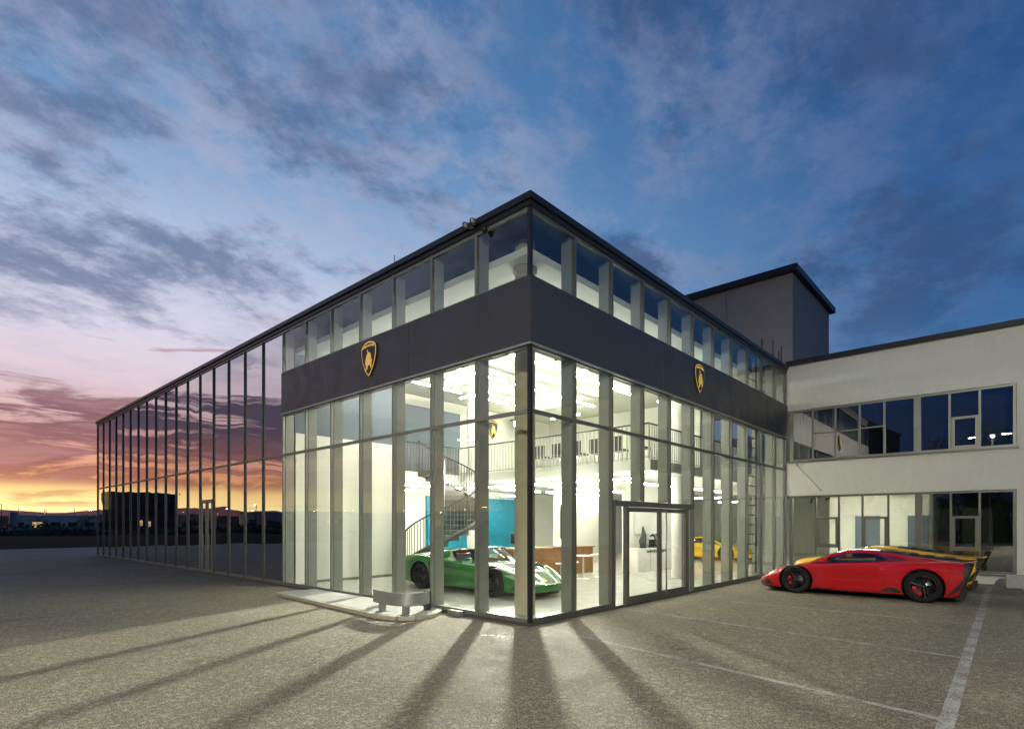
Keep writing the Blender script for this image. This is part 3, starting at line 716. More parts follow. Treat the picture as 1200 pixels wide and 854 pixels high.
for j, y in enumerate((2.4, 5.4, 7.6, 10.6)):
    for k, x0 in enumerate((7.6, 10.2, 12.6) if y != 10.6 else (4.4, 7.6, 10.8)):
        if y == 5.4 and k == 2: continue
        lamp((x0-.3, y), (x0+1.9, y), 3.02, 'slim glowing linear light hung under the low gallery ceiling', G2, 'tube2', hang=.27)
lamp((4.1, 9.3), (6.9, 9.3), 3.1, 'bright light strip under the gallery edge above the spiral stair', None, 'tube2', hang=.2)
for k, (x, y) in enumerate(((16.2,-1.4), (17.4,-2.6), (15.6,-2.9), (16.4, 3.0), (18.6, 6.5), (21.5, 4.0), (16.6,8.0))):
    lamp((x, y), (x, y+1.4), 2.9, 'short ceiling light glowing in the ground floor rooms of the white wing', 'ceiling lights in the wing', 'tube2', hang=0)

# ------------------------------------------------------------------ gallery railing
def railing(a, b, z, label, name='gallery_railing', mt=None, step=.14, h=1.02):
    a = Vector((*a, z)); b = Vector((*b, z)); d = (b-a); L = d.length; u = d/L; n = max(2, int(L/step))
    t_ = thing(name, label, 'railing', tuple(a))
    up_ = Vector((0,0,1))
    m = MB(); m.path([up_*h, u*L+up_*h], .024, 6); m.build('handrail', M['darkgrey'], t_)
    m = MB(); m.path([up_*.07, u*L+up_*.07], .016, 6); m.build('bottom_rail', mt, t_)
    per = n+1
    for k in range(min(per, 99)):
        m = MB(); p = u*L*k/(min(per,99)-1); s = Vector((-u.y,u.x,0))*.006
        m.obox(p+up_*h/2, (0,0,1), h/2-.01, .007, .018); m.build('baluster', mt, t_)
M['bal'] = pbr('grey baluster', (.13,.13,.12), .5, .4); M['ball'] = pbr('pale baluster', (.55,.55,.5), .5)
railing((7.0, 1.55), (7.0, 9.5), 3.60, 'pale barred gallery railing above the reception desk', mt=M['ball'])
railing((7.05, 1.55), (14.1, 1.55), 3.60, 'long gallery railing just behind the right glass facade', mt=M['ball'])
railing((4.05, 9.5), (6.95, 9.5), 3.60, 'dark barred gallery railing at the head of the spiral stair', mt=M['bal'], step=.13)

# ------------------------------------------------------------------ spiral stair
stc = (5.05, 8.2)
stair = thing('spiral_staircase', 'grey spiral staircase with barred handrail behind the green car', 'staircase', (stc[0], stc[1], .012))
N = 21; A0, A1 = R(128), R(128+322); ri, ro = .28, 1.34; H = 3.59
m = MB(); m.path([(0,0,0),(0,0,H+.3)], .07, 16); m.build('newel', M['darkgrey'], stair)
st_mat = pbr('stair tread', (.09,.09,.08), .5)
for k in range(N):
    a0 = A0+(A1-A0)*k/N; a1 = A0+(A1-A0)*(k+1.12)/N; z = H*(k+1)/N; m = MB(); vs = []; q = 4
    for i in range(q+1):
        a = a0+(a1-a0)*i/q
        for r in (.09, ro): vs += [(r*math.cos(a), r*math.sin(a), z-.16), (r*math.cos(a), r*math.sin(a), z)]
    fs = []
    for i in range(q):
        o = i*4; fs += [(o,o+4,o+6,o+2), (o+1,o+3,o+7,o+5), (o,o+1,o+5,o+4), (o+2,o+6,o+7,o+3)]
    fs += [(0,2,3,1), (4*q,4*q+1,4*q+3,4*q+2)]
    m.add(vs, fs); m.build('tread', st_mat, stair)
pts = [((ro)*math.cos(A0+(A1-A0)*i/60), (ro)*math.sin(A0+(A1-A0)*i/60), H*(i/60)+.98+.12) for i in range(61)]
m = MB(); m.path(pts, .026, 8); m.build('handrail', M['darkgrey'], stair)
for k in range(62):
    u = (k+.5)/62; a = A0+(A1-A0)*u; m = MB(); z0 = H*u+.02; m.obox(((ro)*math.cos(a), (ro)*math.sin(a), z0+.53), (0,0,1), .53, .009, .009); m.build('baluster', M['bal'], stair)
vs = []; fs = []
for i in range(61):
    a = A0+(A1-A0)*i/60; z = H*i/60
    for r in (ro+.005, ro+.03): vs += [(r*math.cos(a), r*math.sin(a), z-.02), (r*math.cos(a), r*math.sin(a), z+.15)]
for i in range(60):
    o = i*4; fs += [(o,o+4,o+5,o+1), (o+2,o+3,o+7,o+6), (o+1,o+5,o+7,o+3), (o,o+2,o+6,o+4)]
m = MB(); m.add(vs, fs, 0, True); m.build('stringer', st_mat, stair)

# ------------------------------------------------------------------ reception furniture
dk = thing('reception_desk', 'long walnut reception desk with a pale wood top on the left half', 'desk', (0,0,0))
A, B = Vector((5.9,5.75,0)), Vector((9.6,5.2,0)); u = (B-A).normalized(); s = Vector((-u.y,u.x,0)); Ld = (B-A).length
def desk_box(m, l0, l1, d0, d1, z0, z1):
    vs = [];
    for z in (z0, z1):
        for l, d in ((l0,d0),(l1,d0),(l1,d1),(l0,d1)): p = A+u*l+s*d; vs.append((p.x,p.y,z))
    m.add(vs, [(0,3,2,1),(4,5,6,7),(0,1,5,4),(1,2,6,5),(2,3,7,6),(3,0,4,7)])
m = MB(); desk_box(m, 0, Ld, 0, .06, .013, .93); desk_box(m, 0, .06, .061, .8, .013, .93); desk_box(m, Ld-.06, Ld, .061, .8, .013, .93); m.build('front_panel', M['wood'], dk)
m = MB(); desk_box(m, -.05, Ld*.45, -.06, .85, .932, .975); m.build('desktop', M['woodl'], dk)
m = MB(); desk_box(m, Ld*.45+.01, Ld+.05, -.06, .85, .932, .97); m.build('desktop', M['wood'], dk)
def monitor(p, ang, label, w=.52):
    t_ = thing('computer_monitor', label, 'monitor', p, ang)
    m = MB(); m.box(-w/2, w/2, -.02, .02, .12, .46); m.build('screen', M['black'], t_, bevel=.008)
    m = MB(); m.box(-.03,.03,.02,.05,.0,.25); m.box(-.12,.12,-.06,.12,.0,.012); m.build('stand', M['darkgrey'], t_)
p = A+u*.6+s*.45; monitor((p.x,p.y,.976), R(-40), 'black computer monitor on the left end of the reception desk')
p = A+u*2.6+s*.5; lp = thing('open_laptop', 'thin pale open laptop on the right half of the reception desk', 'laptop', (p.x,p.y,.971), R(-50))
m = MB(); m.box(-.17,.17,-.12,.12,0,.018); m.build('base', M['plastic'], lp); m = MB(); m.quad((-.17,.12,.02),(.17,.12,.02),(.17,.2,.23),(-.17,.2,.23)); m.build('screen', M['plastic'], lp)
def bistro(x, y, label):
    t_ = thing('bistro_table', label, 'table', (x,y,.012))
    m = MB(); m.lathe([(.001,.72),(.34,.72),(.35,.735),(.34,.75),(.001,.75)], n=28); m.build('table_top', M['plastic'], t_)
    m = MB(); m.lathe([(.03,.02),(.03,.72)], n=12); m.build('column', M['plastic'], t_); m = MB(); m.lathe([(.001,0),(.22,0),(.22,.012),(.03,.03)], n=24); m.build('base', M['plastic'], t_)
bistro(7.35, 4.05, 'round white pedestal table in front of the desk, nearer the green car'); bistro(8.3, 4.0, 'round white pedestal table in front of the right end of the desk')
def stool(x, y, label):
    t_ = thing('bar_stool', label, 'stool', (x,y,.012))
    m = MB(); m.lathe([(.001,.44),(.17,.44),(.18,.46),(.17,.48),(.001,.48)], n=20); m.build('seat', M['plastic'], t_)
    m = MB(); m.lathe([(.02,.02),(.02,.44)], n=10); m.build('leg', M['plastic'], t_); m = MB(); m.lathe([(.001,0),(.16,0),(.16,.01),(.02,.02)], n=20); m.build('base', M['plastic'], t_)
stool(7.1, 4.75, 'low white stool left of the nearer pedestal table'); stool(8.0, 4.9, 'low white stool between the pedestal tables and the desk')
tv = thing('wall_screen', 'tall black display panel standing against the white wall behind the desk', 'screen', (0,0,0))
m = MB(); m.box(11.3, 12.2, 7.9, 7.98, 1.15, 2.55); m.build('display', M['black'], tv, bevel=.01)
m = MB(); m.box(11.0, 14.18, 8.0, 8.12, .013, 3.28); P_(m, 'partition', M['white'])
# white counter and badge wall seen through the entrance door
ct = thing('display_counter', 'low white counter with black lettering seen through the entrance door', 'counter', (0,0,0))
m = MB(); m.box(10.65, 14.2, 3.95, 4.448, .013, .86); m.build('cabinet', M['white'], ct, bevel=.01)
m = MB()
for x in (11.55, 12.45, 13.35): m.box(x-.004, x+.004, 3.945, 3.9495, .08, .85)
m.build('door_gap', M['frame'], ct)
text_mesh('Lamborghini Stuttgart', .17, 'lettering', M['black'], ct, lambda x, y, d: (12.0+x, 3.945-d, .70+y), extr=.002)
eg = thing('engine_display', 'black and chrome machine part shown on the white counter', 'display', (12.35,4.2,.862))
m = MB(); m.box(-.32,.32,-.14,.14,0,.05); m.box(-.30,.30,-.1,.1,.05,.30); m.build('block', M['black'], eg, bevel=.02)
for k in range(4):
    m = MB(); x = -.22+.15*k; m.path([(x,-.12,.1),(x-.02,-.16,.25),(x+.02,-.1,.42),(x+.05,0,.50),(x+.06,.1,.42)], .03, 8); m.build('pipe', M['steel'] if k % 2 else M['darkgrey'], eg)
m = MB(); m.lathe([(.05,-.02),(.13,-.02),(.13,.02),(.05,.02)], (0,-.16,.24), axis='y', n=20, close=True); m.build('pulley', M['steel'], eg)
bd = MB(); bd.box(11.2, 13.5, 4.40, 4.448, 1.35, 2.2); tag(bd.build('wall_panel', M['plastic'], bevel=.01), 'pale backlit panel on the wall above the white counter', 'panel')
for k, (x, lab) in enumerate(((11.45, 'dark sculpture standing at the left end of the white counter'), )):
    t_ = thing('sculpture', lab, 'sculpture', (x,4.2,.862)); m = MB(); m.path([(0,0,0),(-.05,0,.25),(.06,0,.5),(-.02,0,.8)], [.10,.14,.10,.03], 10); m.build('body', M['darkgrey'], t_); m = MB(); m.box(-.12,.12,-.1,.1,0,.03); m.build('base', M['black'], t_)
# exit sign under the upper ceiling
ex = thing('exit_sign', 'green lit emergency exit sign hung under the upper ceiling', 'sign', (9.0,1.1,6.0))
m = MB(); m.box(-.26,.26,-.02,.02,.0,.24); m.build('sign_box', M['plastic'], ex); m = MB(); m.box(-.24,.24,-.026,-.021,.02,.22); m.build('lit_face', M['exit'], ex)
m = MB(); m.box(-.18,-.06,-.030,-.027,.08,.16); m.box(-.04,.18,-.030,-.027,.11,.13); m.build('pictogram', M['plastic'], ex); m = MB(); m.path([(-.2,0,.24),(-.2,0,.7)], .006, 5); m.path([(.2,0,.24),(.2,0,.7)], .006, 5); m.build('suspension', M['steel'], ex)
# track spots and dark seats on the gallery
def spot(x, y, label):
    t_ = thing('spot_rail', label, 'spotlight rail', (x,y,6.3)); m = MB(); m.box(-.45,.45,-.02,.02,.0,.03); m.build('rail', M['darkgrey'], t_)
    for k in (-.3,0,.3): m = MB(); m.lathe([(.001,.0),(.04,0),(.045,-.12),(.001,-.12)], (k,0,-.02), n=12); m.build('spot', M['darkgrey'], t_)
    m = MB(); m.path([(-.3,0,.03),(-.3,0,.4)], .005, 4); m.path([(.3,0,.03),(.3,0,.4)], .005, 4); m.build('suspension', M['steel'], t_)
spot(4.9, 3.0, 'short dark spotlight rail under the high ceiling behind the corner'); spot(9.2, 3.2, 'short dark spotlight rail under the high ceiling over the gallery')
for k in range(6):
    t_ = thing('gallery_chair', 'small black chair in the row along the gallery railing', 'chair', (7.7, 2.2+.75*k, 3.60), R(90), 'black chairs along the gallery railing')
    m = MB(); m.box(-.22,.22,-.22,.22,.40,.47); m.build('seat', M['black'], t_, bevel=.02); m = MB(); m.box(-.22,.22,.19,.23,.47,.85); m.build('backrest', M['black'], t_, bevel=.02)
    for sx in (-.19,.19):
        for sy in (-.19,.19): m = MB(); m.path([(sx,sy,0),(sx,sy,.4)], .012, 6); m.build('leg', M['steel'], t_)

# added floodlight at the spot the fin and column shadows converge on; fixture invented
fx = thing('added_gallery_floodlight', 'added black floodlight for the source of the long shadows, high on the gallery back wall', 'floodlight', (11.3, 10.3, 6.25))
m = MB(); m.path([(0,.58,.2),(0,.2,.2),(0,.1,.02)], .02, 8); m.build('bracket', M['darkgrey'], fx)
m = MB(); m.obox((0,.06,0), (-.70,-.70,-.25), .05, .20, .14); m.build('housing', M['black'], fx, bevel=.01)
m = MB(); m.obox((-.04,.02,-.013), (-.70,-.70,-.25), .004, .17, .11); m.build('lens', M['tube'], fx)
fl_ = bpy.data.lights.new('gallery_beam', 'SPOT'); fl_.energy = 31000; fl_.color = (1,.97,.84); fl_.spot_size = R(66); fl_.spot_blend = .35; fl_.shadow_soft_size = .26
fo_ = bpy.data.objects.new('gallery_beam', fl_); COL.objects.link(fo_); fo_.location = (11.15, 10.15, 6.2)
fo_.rotation_euler = Vector((-.70,-.70,-.62)).to_track_quat('-Z','Y').to_euler()
# ------------------------------------------------------------------ cars
def pchip(tab):
    xs = [p[0] for p in tab]; ys = [p[1] for p in tab]; n = len(xs)
    h = [xs[i+1]-xs[i] for i in range(n-1)]; d = [(ys[i+1]-ys[i])/h[i] for i in range(n-1)]; mm = [0]*n
    for i in range(1, n-1):
        if d[i-1]*d[i] > 0:
            w1 = 2*h[i]+h[i-1]; w2 = h[i]+2*h[i-1]; mm[i] = (w1+w2)/(w1/d[i-1]+w2/d[i])
    mm[0] = d[0]; mm[-1] = d[-1]
    def f(x):
        if x <= xs[0]: return ys[0]
        if x >= xs[-1]: return ys[-1]
        i = 0
        while x > xs[i+1]: i += 1
        u = (x-xs[i])/h[i]; u2 = u*u; u3 = u2*u
        return (2*u3-3*u2+1)*ys[i] + (u3-2*u2+u)*h[i]*mm[i] + (-2*u3+3*u2)*ys[i+1] + (u3-u2)*h[i]*mm[i+1]
    return f
def paint(name, c, flake=.25):
    m, t, out = mat(name); b = t.n('ShaderNodeBsdfPrincipled'); t.link(b.outputs[0], out.inputs[0])
    b.inputs['Base Color'].default_value = (*c,1); b.inputs['Roughness'].default_value = .55; b.inputs['Metallic'].default_value = 0.
    b.inputs['Coat Weight'].default_value = 1.; b.inputs['Coat Roughness'].default_value = .02; b.inputs['Specular IOR Level'].default_value = .15; return m
M['tyre'] = pbr('tyre rubber', (.006,.006,.006), .7, spec=.25)
M['rim'] = pbr('satin black rim', (.018,.018,.020), .45, .5)
M['disc'] = pbr('brake disc', (.16,.16,.17), .35, .9)
M['caliper'] = pbr('red caliper', (.55,.015,.02), .35)
M['carglass'] = pbr('dark car glass', (.008,.009,.010), .03, 0., .9, coat=1.)
M['trim'] = pbr('gloss black trim', (.012,.012,.013), .22)
M['matt'] = pbr('matt black trim', (.010,.010,.011), .6)
M['lens'] = pbr('headlight lens', (.35,.36,.36), .08, .3, coat=1.)
M['tail'] = pbr('red tail lamp', (.25,.01,.01), .15, coat=1.)
M['seatred'] = pbr('brown leather seat', (.10,.035,.025), .5)
M['cabin_glass'] = glass('side window of the car', (.55,.56,.54), .10, wav=0.)
M['windscreen'] = glass('windscreen of the open car', (.75,.8,.78), .14, wav=0.)

class Car:
    def __init__(s, P):
        s.P = P; s.f = {k: pchip(v) for k, v in P['tab'].items()}
        s.x0, s.x1 = P['x0'], P['x1']
    def keypts(s, x):
        f = s.f; zb, w, zs, zt, wt_, zr = f['zb'](x), f['w'](x), f['zs'](x), f['zt'](x), f['wt'](x), f['zr'](x)
        sh = f['ws'](x)
        dent = 1-.045*max(0, min(1, (x+1.0)/.5))*max(0, min(1, (1.0-x)/.35))
        return [(0,zb), (w*.72,zb), (w*.93,zb+.015), (w*.975,zb+.10), (w*dent,zb+(zs-zb)*.50), (w*(.992-.2*(1-dent)),zb+(zs-zb)*.80), (sh,zs), (sh-.07,zs+.012), (wt_+(sh-.07-wt_)*.5, zs+(zr-zs)*.56), (wt_,zr), (wt_*.72,zr+(zt-zr)*.62), (wt_*.36,zr+(zt-zr)*.92), (0,zt)]
    def section(s, x, sub=3):
        k = s.keypts(x); k2 = [(-k[1][0],k[1][1])] + k + [(-k[-2][0],k[-2][1])]; out = []
        for i in range(1, len(k2)-2):
            p0, p1, p2, p3 = k2[i-1:i+3]
            for q in range(sub):
                u = q/sub; u2, u3 = u*u, u*u*u; tn = .42
                pt = []
                for c in (0,1):
                    m1 = (p2[c]-p0[c])*tn; m2 = (p3[c]-p1[c])*tn
                    # limit overshoot
                    lim = 1.6*abs(p2[c]-p1[c]) + .004; m1 = max(-lim, min(lim, m1)); m2 = max(-lim, min(lim, m2))
                    pt.append((2*u3-3*u2+1)*p1[c] + (u3-2*u2+u)*m1 + (-2*u3+3*u2)*p2[c] + (u3-u2)*m2)
                out.append(tuple(pt))
        out.append(k[-1]); return out
    def side_y(s, x, z):
        sc = s.section(x); best = 0
        for (y0,z0),(y1,z1) in zip(sc[:-1], sc[1:]):
            if (z0-z)*(z1-z) <= 0 and abs(z1-z0) > 1e-6:
                y = y0 + (y1-y0)*(z-z0)/(z1-z0); best = max(best, y)
        return best
    def top_z(s, x, y):
        sc = s.section(x); best = -1; y = abs(y)
        for (y0,z0),(y1,z1) in zip(sc[:-1], sc[1:]):
            if (y0-y)*(y1-y) <= 1e-9 and abs(y1-y0) > 1e-6:
                best = max(best, z0+(z1-z0)*(y-y0)/(y1-y0))
        return best
    def body(s, root, paintm):
        n = 84; st_ = []
        for i in range(n+1):
            u = i/n; x = s.x0 + (s.x1-s.x0)*(.5-.5*math.cos(math.pi*u)*.55 - .5*.45*(1-2*u)); st_.append(x)
        secs = [s.section(x) for x in st_]; m = len(secs[0]); vs = []; ring = 2*m-2
        for x, sc in zip(st_, secs):
            lean = s.P['lean'](x)
            full = [(y, z) for y, z in sc] + [(-y, z) for y, z in sc[1:-1]][::-1]
            for y, z in full: vs.append((x + lean*(z-.5), y, z))
        fs = []
        for i in range(n):
            for k in range(ring): fs.append((i*ring+k, (i+1)*ring+k, (i+1)*ring+(k+1)%ring, i*ring+(k+1)%ring))
        mb = MB(); mb.add(vs, fs, 0, True); mb.add([vs[k] for k in range(ring)], [tuple(range(ring))], 1); mb.add([vs[n*ring+k] for k in range(ring)], [tuple(range(ring))[::-1]], 0)
        me_o = mb.build('tmp_body', [paintm, M['matt']])
        bm = bmesh.new(); bm.from_mesh(me_o.data); bmesh.ops.remove_doubles(bm, verts=bm.verts, dist=1e-5); bmesh.ops.recalc_face_normals(bm, faces=bm.faces); bm.to_mesh(me_o.data); bm.free()
        # wheel arches
        cut = MB()
        for ax, rr_ in ((s.P['fx'], s.P['rf']), (s.P['rx'], s.P['rr'])):
            for sg in (-1, 1):
                cut.lathe([(.001,.0),(rr_+.045,.0),(rr_+.045,.6),(.001,.6)], (ax, s.P['cuty'] if sg > 0 else -s.P['cuty']-.6, rr_-.005), axis='y', n=56)
        if s.P.get('tub'):
            a, b_, hw, zf = s.P['tub']; cut.box(a, b_, -hw, hw, zf, 2)
        else:
            cut.prism([(-.62,.905),(-.52,.985),(-.25,1.045),(.02,1.055),(.22,1.035),(.48,.955),(.70,.86),(.80,.80),(.55,.80),(-.2,.85)], lambda a, b_, d: (a, d, b_), -1.2, 1.2)
        co_ = cut.build('tmp_cut', M['matt'])
        bo = me_o.modifiers.new('b', 'BOOLEAN'); bo.operation = 'DIFFERENCE'; bo.object = co_; bo.solver = 'EXACT'
        dg = bpy.context.evaluated_depsgraph_get(); dg.update(); me = bpy.data.meshes.new_from_object(me_o.evaluated_get(dg))
        bpy.data.objects.remove(me_o); bpy.data.objects.remove(co_)
        me.materials.clear(); me.materials.append(paintm); me.materials.append(M['matt']); me.name = 'body'
        for p in me.polygons:
            c = p.center; dark_ = False
            for ax, rr_ in ((s.P['fx'], s.P['rf']), (s.P['rx'], s.P['rr'])):
                rad = math.hypot(c.x-ax, c.z-rr_+.005)
                if rad < rr_+.05 and abs(c.y) > s.P['cuty']-.001:
                    rv = Vector((c.x-ax, 0, c.z-rr_+.005)).normalized()
                    if abs(p.normal.dot(rv)) > .8 and abs(rad-rr_-.045) < .012 or abs(abs(c.y)-s.P['cuty']) < .01: dark_ = True
            if s.P.get('tub'):
                a, b_, hw, zf = s.P['tub']
                if a-.01 < c.x < b_+.01 and abs(c.y) < hw+.01 and zf-.01 < c.z and (abs(c.z-zf) < .01 or abs(abs(c.y)-hw) < .01 or abs(c.x-a) < .01 or abs(c.x-b_) < .01): dark_ = True
            if not s.P.get('tub') and -.64 < c.x < .82 and .80 < c.z < 1.06 and abs(p.normal.y) < .02 and p.area > .02: dark_ = True
            if c.z < .16: dark_ = True
            if c.x < s.x0+.012: dark_ = True
            p.material_index = 1 if dark_ else 0; p.use_smooth = not dark_
        o = bpy.data.objects.new('body', me); COL.objects.link(o); o.parent = root; return o
    def pos(s, x, y, z): return (x + s.P['lean'](x)*(z-.5), y, z)
    def side_patch(s, name, mt, parent, tab_lo, tab_hi, side, off=.004, nx=28, nz=10, thick=True):
        lo, hi_ = pchip(tab_lo), pchip(tab_hi); xa, xb = tab_lo[0][0], tab_lo[-1][0]; m = MB(); vs = []
        for i in range(nx+1):
            x = xa+(xb-xa)*i/nx; z0, z1 = lo(x), max(hi_(x), lo(x)+.002)
            for j in range(nz+1):
                z = z0+(z1-z0)*j/nz; vs.append(s.pos(x, (s.side_y(x, z)+off)*side, z))
        m.add(vs, [(i*(nz+1)+j, (i+1)*(nz+1)+j, (i+1)*(nz+1)+j+1, i*(nz+1)+j+1) for i in range(nx) for j in range(nz)], 0, True)
        return m.build(name, mt, parent)
    def top_patch(s, name, mt, parent, xa, xb, ya, yb, off=.004, nx=18, ny=16):
        """ya(x), yb(x): lateral limits"""
        m = MB(); vs = []
        for i in range(nx+1):
            x = xa+(xb-xa)*i/nx
            for j in range(ny+1):
                y = ya(x)+(yb(x)-ya(x))*j/ny; z = s.top_z(x, y); vs.append(s.pos(x, y, z+off))
        m.add(vs, [(i*(ny+1)+j, (i+1)*(ny+1)+j, (i+1)*(ny+1)+j+1, i*(ny+1)+j+1) for i in range(nx) for j in range(ny)], 0, True)
        return m.build(name, mt, parent)
def wheel(root, x, y, r, w, side, cal=True, rot=0.):
    h = bpy.data.objects.new('wheel', None)
    t_ = MB(); ri_ = r*.735
    t_.lathe([(ri_-.01,-w/2),(r-.03,-w/2),(r-.008,-w/2+.02),(r,-w/2+.05),(r,w/2-.05),(r-.008,w/2-.02),(r-.035,w/2),(ri_,w/2-.004),(ri_-.015,w/2-.03),(ri_-.02,-w/2)], (0,0,0), axis='y', n=56, close=True)
    wh = t_.build('wheel', M['tyre'], root, loc=(x, y, r)); wh.rotation_euler = (0, rot, 0)
    yo = (w/2-.01)*side
    rm = MB(); rm.lathe([(ri_-.03, yo),(ri_+.002, yo+.004*side),(ri_+.004, yo-.02*side),(ri_-.02, yo-.14*side),(ri_-.04,yo-.14*side),(ri_-.035,yo-.02*side)], axis='y', n=48, close=True)
    rm.lathe([(.001, yo-.005*side),(.035, yo-.008*side),(.06, yo-.03*side),(.06,yo-.07*side),(.001,yo-.07*side)], axis='y', n=20)
    for k in range(5):
        a = 2*math.pi*k/5 + .2
        for da in (-.19, .19):
            a2 = a+da; p0 = Vector((.04*math.cos(a), yo-.03*side, .04*math.sin(a))); p1 = Vector(((ri_-.02)*math.cos(a2), yo-.012*side, (ri_-.02)*math.sin(a2)))
            rm.obox((p0+p1)/2, p1-p0, (p1-p0).length/2, .018, .012)
    rm.build('rim', M['rim'], wh)
    d = MB(); d.lathe([(.001,yo-.12*side),(r*.56,yo-.12*side),(r*.56,yo-.15*side),(.001,yo-.15*side)], axis='y', n=36); d.build('brake_disc', M['disc'], wh)
    if cal:
        c = MB(); vs = []
        for i in range(7):
            a = R(-25)+R(75)*i/6 
            for rr_ in (r*.36, r*.60):
                for yy_ in (yo-.07*side, yo-.118*side): vs.append((rr_*math.cos(a), yy_, rr_*math.sin(a)))
        fs = []
        for i in range(6):
            o = i*4; fs += [(o,o+4,o+6,o+2),(o+1,o+3,o+7,o+5),(o,o+1,o+5,o+4),(o+2,o+6,o+7,o+3)]
        fs += [(0,2,3,1),(24,25,27,26)]; c.add(vs, fs); c.build('brake_caliper', M['caliper'], wh)
    return wh

LEAN = lambda x: (-.0 if x > -1.7 else -.0)
coupe = dict(x0=-2.03, x1=2.28, fx=1.30, rx=-1.32, rf=.345, rr=.358, cuty=.66, lean=lambda x: .30*max(0, (-x-1.45)/.58)**1.2*-1 - .12*max(0,(x-1.75)/.53)**1.5,
  tab=dict(
    zb=[(-2.24,.30),(-2.1,.22),(-1.85,.14),(1.6,.11),(2.1,.12),(2.28,.15)],
    w=[(-2.24,.86),(-2.05,.915),(-1.75,.955),(-1.32,.967),(-.95,.955),(-.5,.925),(0,.905),(.6,.905),(1.0,.925),(1.3,.945),(1.65,.925),(1.95,.84),(2.15,.68),(2.28,.42)],
    zs=[(-2.24,.83),(-2.0,.87),(-1.6,.90),(-1.25,.885),(-.8,.835),(-.3,.79),(.3,.745),(.8,.72),(1.15,.72),(1.4,.70),(1.7,.615),(2.0,.49),(2.2,.385),(2.28,.33)],
    ws=[(-2.24,.78),(-2.0,.85),(-1.6,.90),(-1.3,.915),(-.9,.90),(-.4,.87),(.2,.86),(.8,.865),(1.2,.875),(1.5,.85),(1.8,.77),(2.05,.62),(2.2,.46),(2.28,.30)],
    zt=[(-2.24,.86),(-2.0,.915),(-1.6,.965),(-1.2,1.02),(-.8,1.085),(-.4,1.135),(-.05,1.155),(.2,1.14),(.5,1.06),(.8,.94),(1.08,.80),(1.25,.735),(1.5,.67),(1.8,.57),(2.05,.465),(2.2,.39),(2.28,.34)],
    zr=[(-2.24,.85),(-2.0,.90),(-1.6,.95),(-1.2,.985),(-.8,1.035),(-.4,1.09),(-.05,1.115),(.2,1.095),(.5,1.01),(.8,.88),(1.08,.77),(1.25,.725),(1.5,.66),(1.8,.565),(2.05,.462),(2.2,.388),(2.28,.338)],
    wt=[(-2.24,.62),(-1.6,.62),(-1.2,.58),(-.8,.555),(-.3,.55),(.2,.55),(.6,.60),(1.0,.66),(1.3,.62),(1.8,.5),(2.1,.36),(2.28,.18)]))
# the open car: no roof, a tub cut for the cabin, humps behind the seats
roadster = dict(coupe); roadster['tab'] = dict(coupe['tab']); 
roadster.update(x0=-2.38, x1=2.42, fx=1.38, rx=-1.32, rf=.35, rr=.36, tub=(-.42,.82,.60,.42), lean=lambda x: .22*max(0,(-x-1.7)/.68)**1.5 - .12*max(0,(x-1.85)/.55)**1.5)
roadster['tab'].update(
    zb=[(-2.38,.30),(-1.9,.14),(1.7,.11),(2.2,.12),(2.42,.14)],
    w=[(-2.38,.88),(-2.1,.95),(-1.7,1.0),(-1.32,1.01),(-.9,.985),(-.4,.945),(.2,.93),(.8,.945),(1.2,.975),(1.5,.985),(1.8,.955),(2.1,.86),(2.3,.68),(2.42,.44)],
    zs=[(-2.38,.80),(-2.0,.87),(-1.5,.90),(-1.0,.87),(-.4,.80),(.3,.74),(.9,.70),(1.3,.73),(1.5,.70),(1.8,.60),(2.1,.47),(2.3,.37),(2.42,.31)],
    ws=[(-2.38,.80),(-2.0,.89),(-1.4,.94),(-.9,.92),(-.3,.87),(.4,.86),(1.0,.88),(1.4,.90),(1.7,.86),(2.0,.75),(2.25,.55),(2.42,.32)],
    zt=[(-2.38,.83),(-2.0,.92),(-1.5,.99),(-1.0,1.05),(-.62,1.09),(-.44,1.08),(-.3,.85),(.3,.82),(.8,.80),(1.0,.775),(1.3,.71),(1.8,.57),(2.1,.45),(2.3,.36),(2.42,.31)],
    zr=[(-2.38,.82),(-2.0,.90),(-1.5,.96),(-1.0,1.0),(-.62,1.04),(-.44,1.02),(-.3,.82),(.3,.79),(.8,.765),(1.0,.75),(1.3,.70),(1.8,.565),(2.1,.448),(2.3,.358),(2.42,.308)],
    wt=[(-2.38,.62),(-1.0,.60),(-.3,.62),(.8,.68),(1.3,.62),(1.8,.5),(2.2,.36),(2.42,.18)])

tall = dict(coupe); tall['tab'] = dict(coupe['tab']); tall.update(x0=-2.12)
tall['tab'].update(zs=[(-2.3,.83),(-2.0,.87),(-1.6,.90),(-1.25,.885),(-.8,.835),(-.3,.80),(.3,.775),(.8,.775),(1.15,.79),(1.4,.79),(1.7,.75),(2.0,.68),(2.2,.58),(2.28,.50)],
    zt=[(-2.3,.86),(-2.0,.915),(-1.6,.965),(-1.2,1.02),(-.8,1.085),(-.4,1.135),(-.05,1.155),(.2,1.14),(.5,1.07),(.8,.96),(1.08,.86),(1.25,.82),(1.5,.80),(1.8,.75),(2.05,.69),(2.2,.62),(2.28,.55)],
    zr=[(-2.3,.85),(-2.0,.90),(-1.6,.95),(-1.2,.985),(-.8,1.035),(-.4,1.09),(-.05,1.115),(.2,1.095),(.5,1.03),(.8,.92),(1.08,.84),(1.25,.81),(1.5,.79),(1.8,.745),(2.05,.685),(2.2,.615),(2.28,.545)])
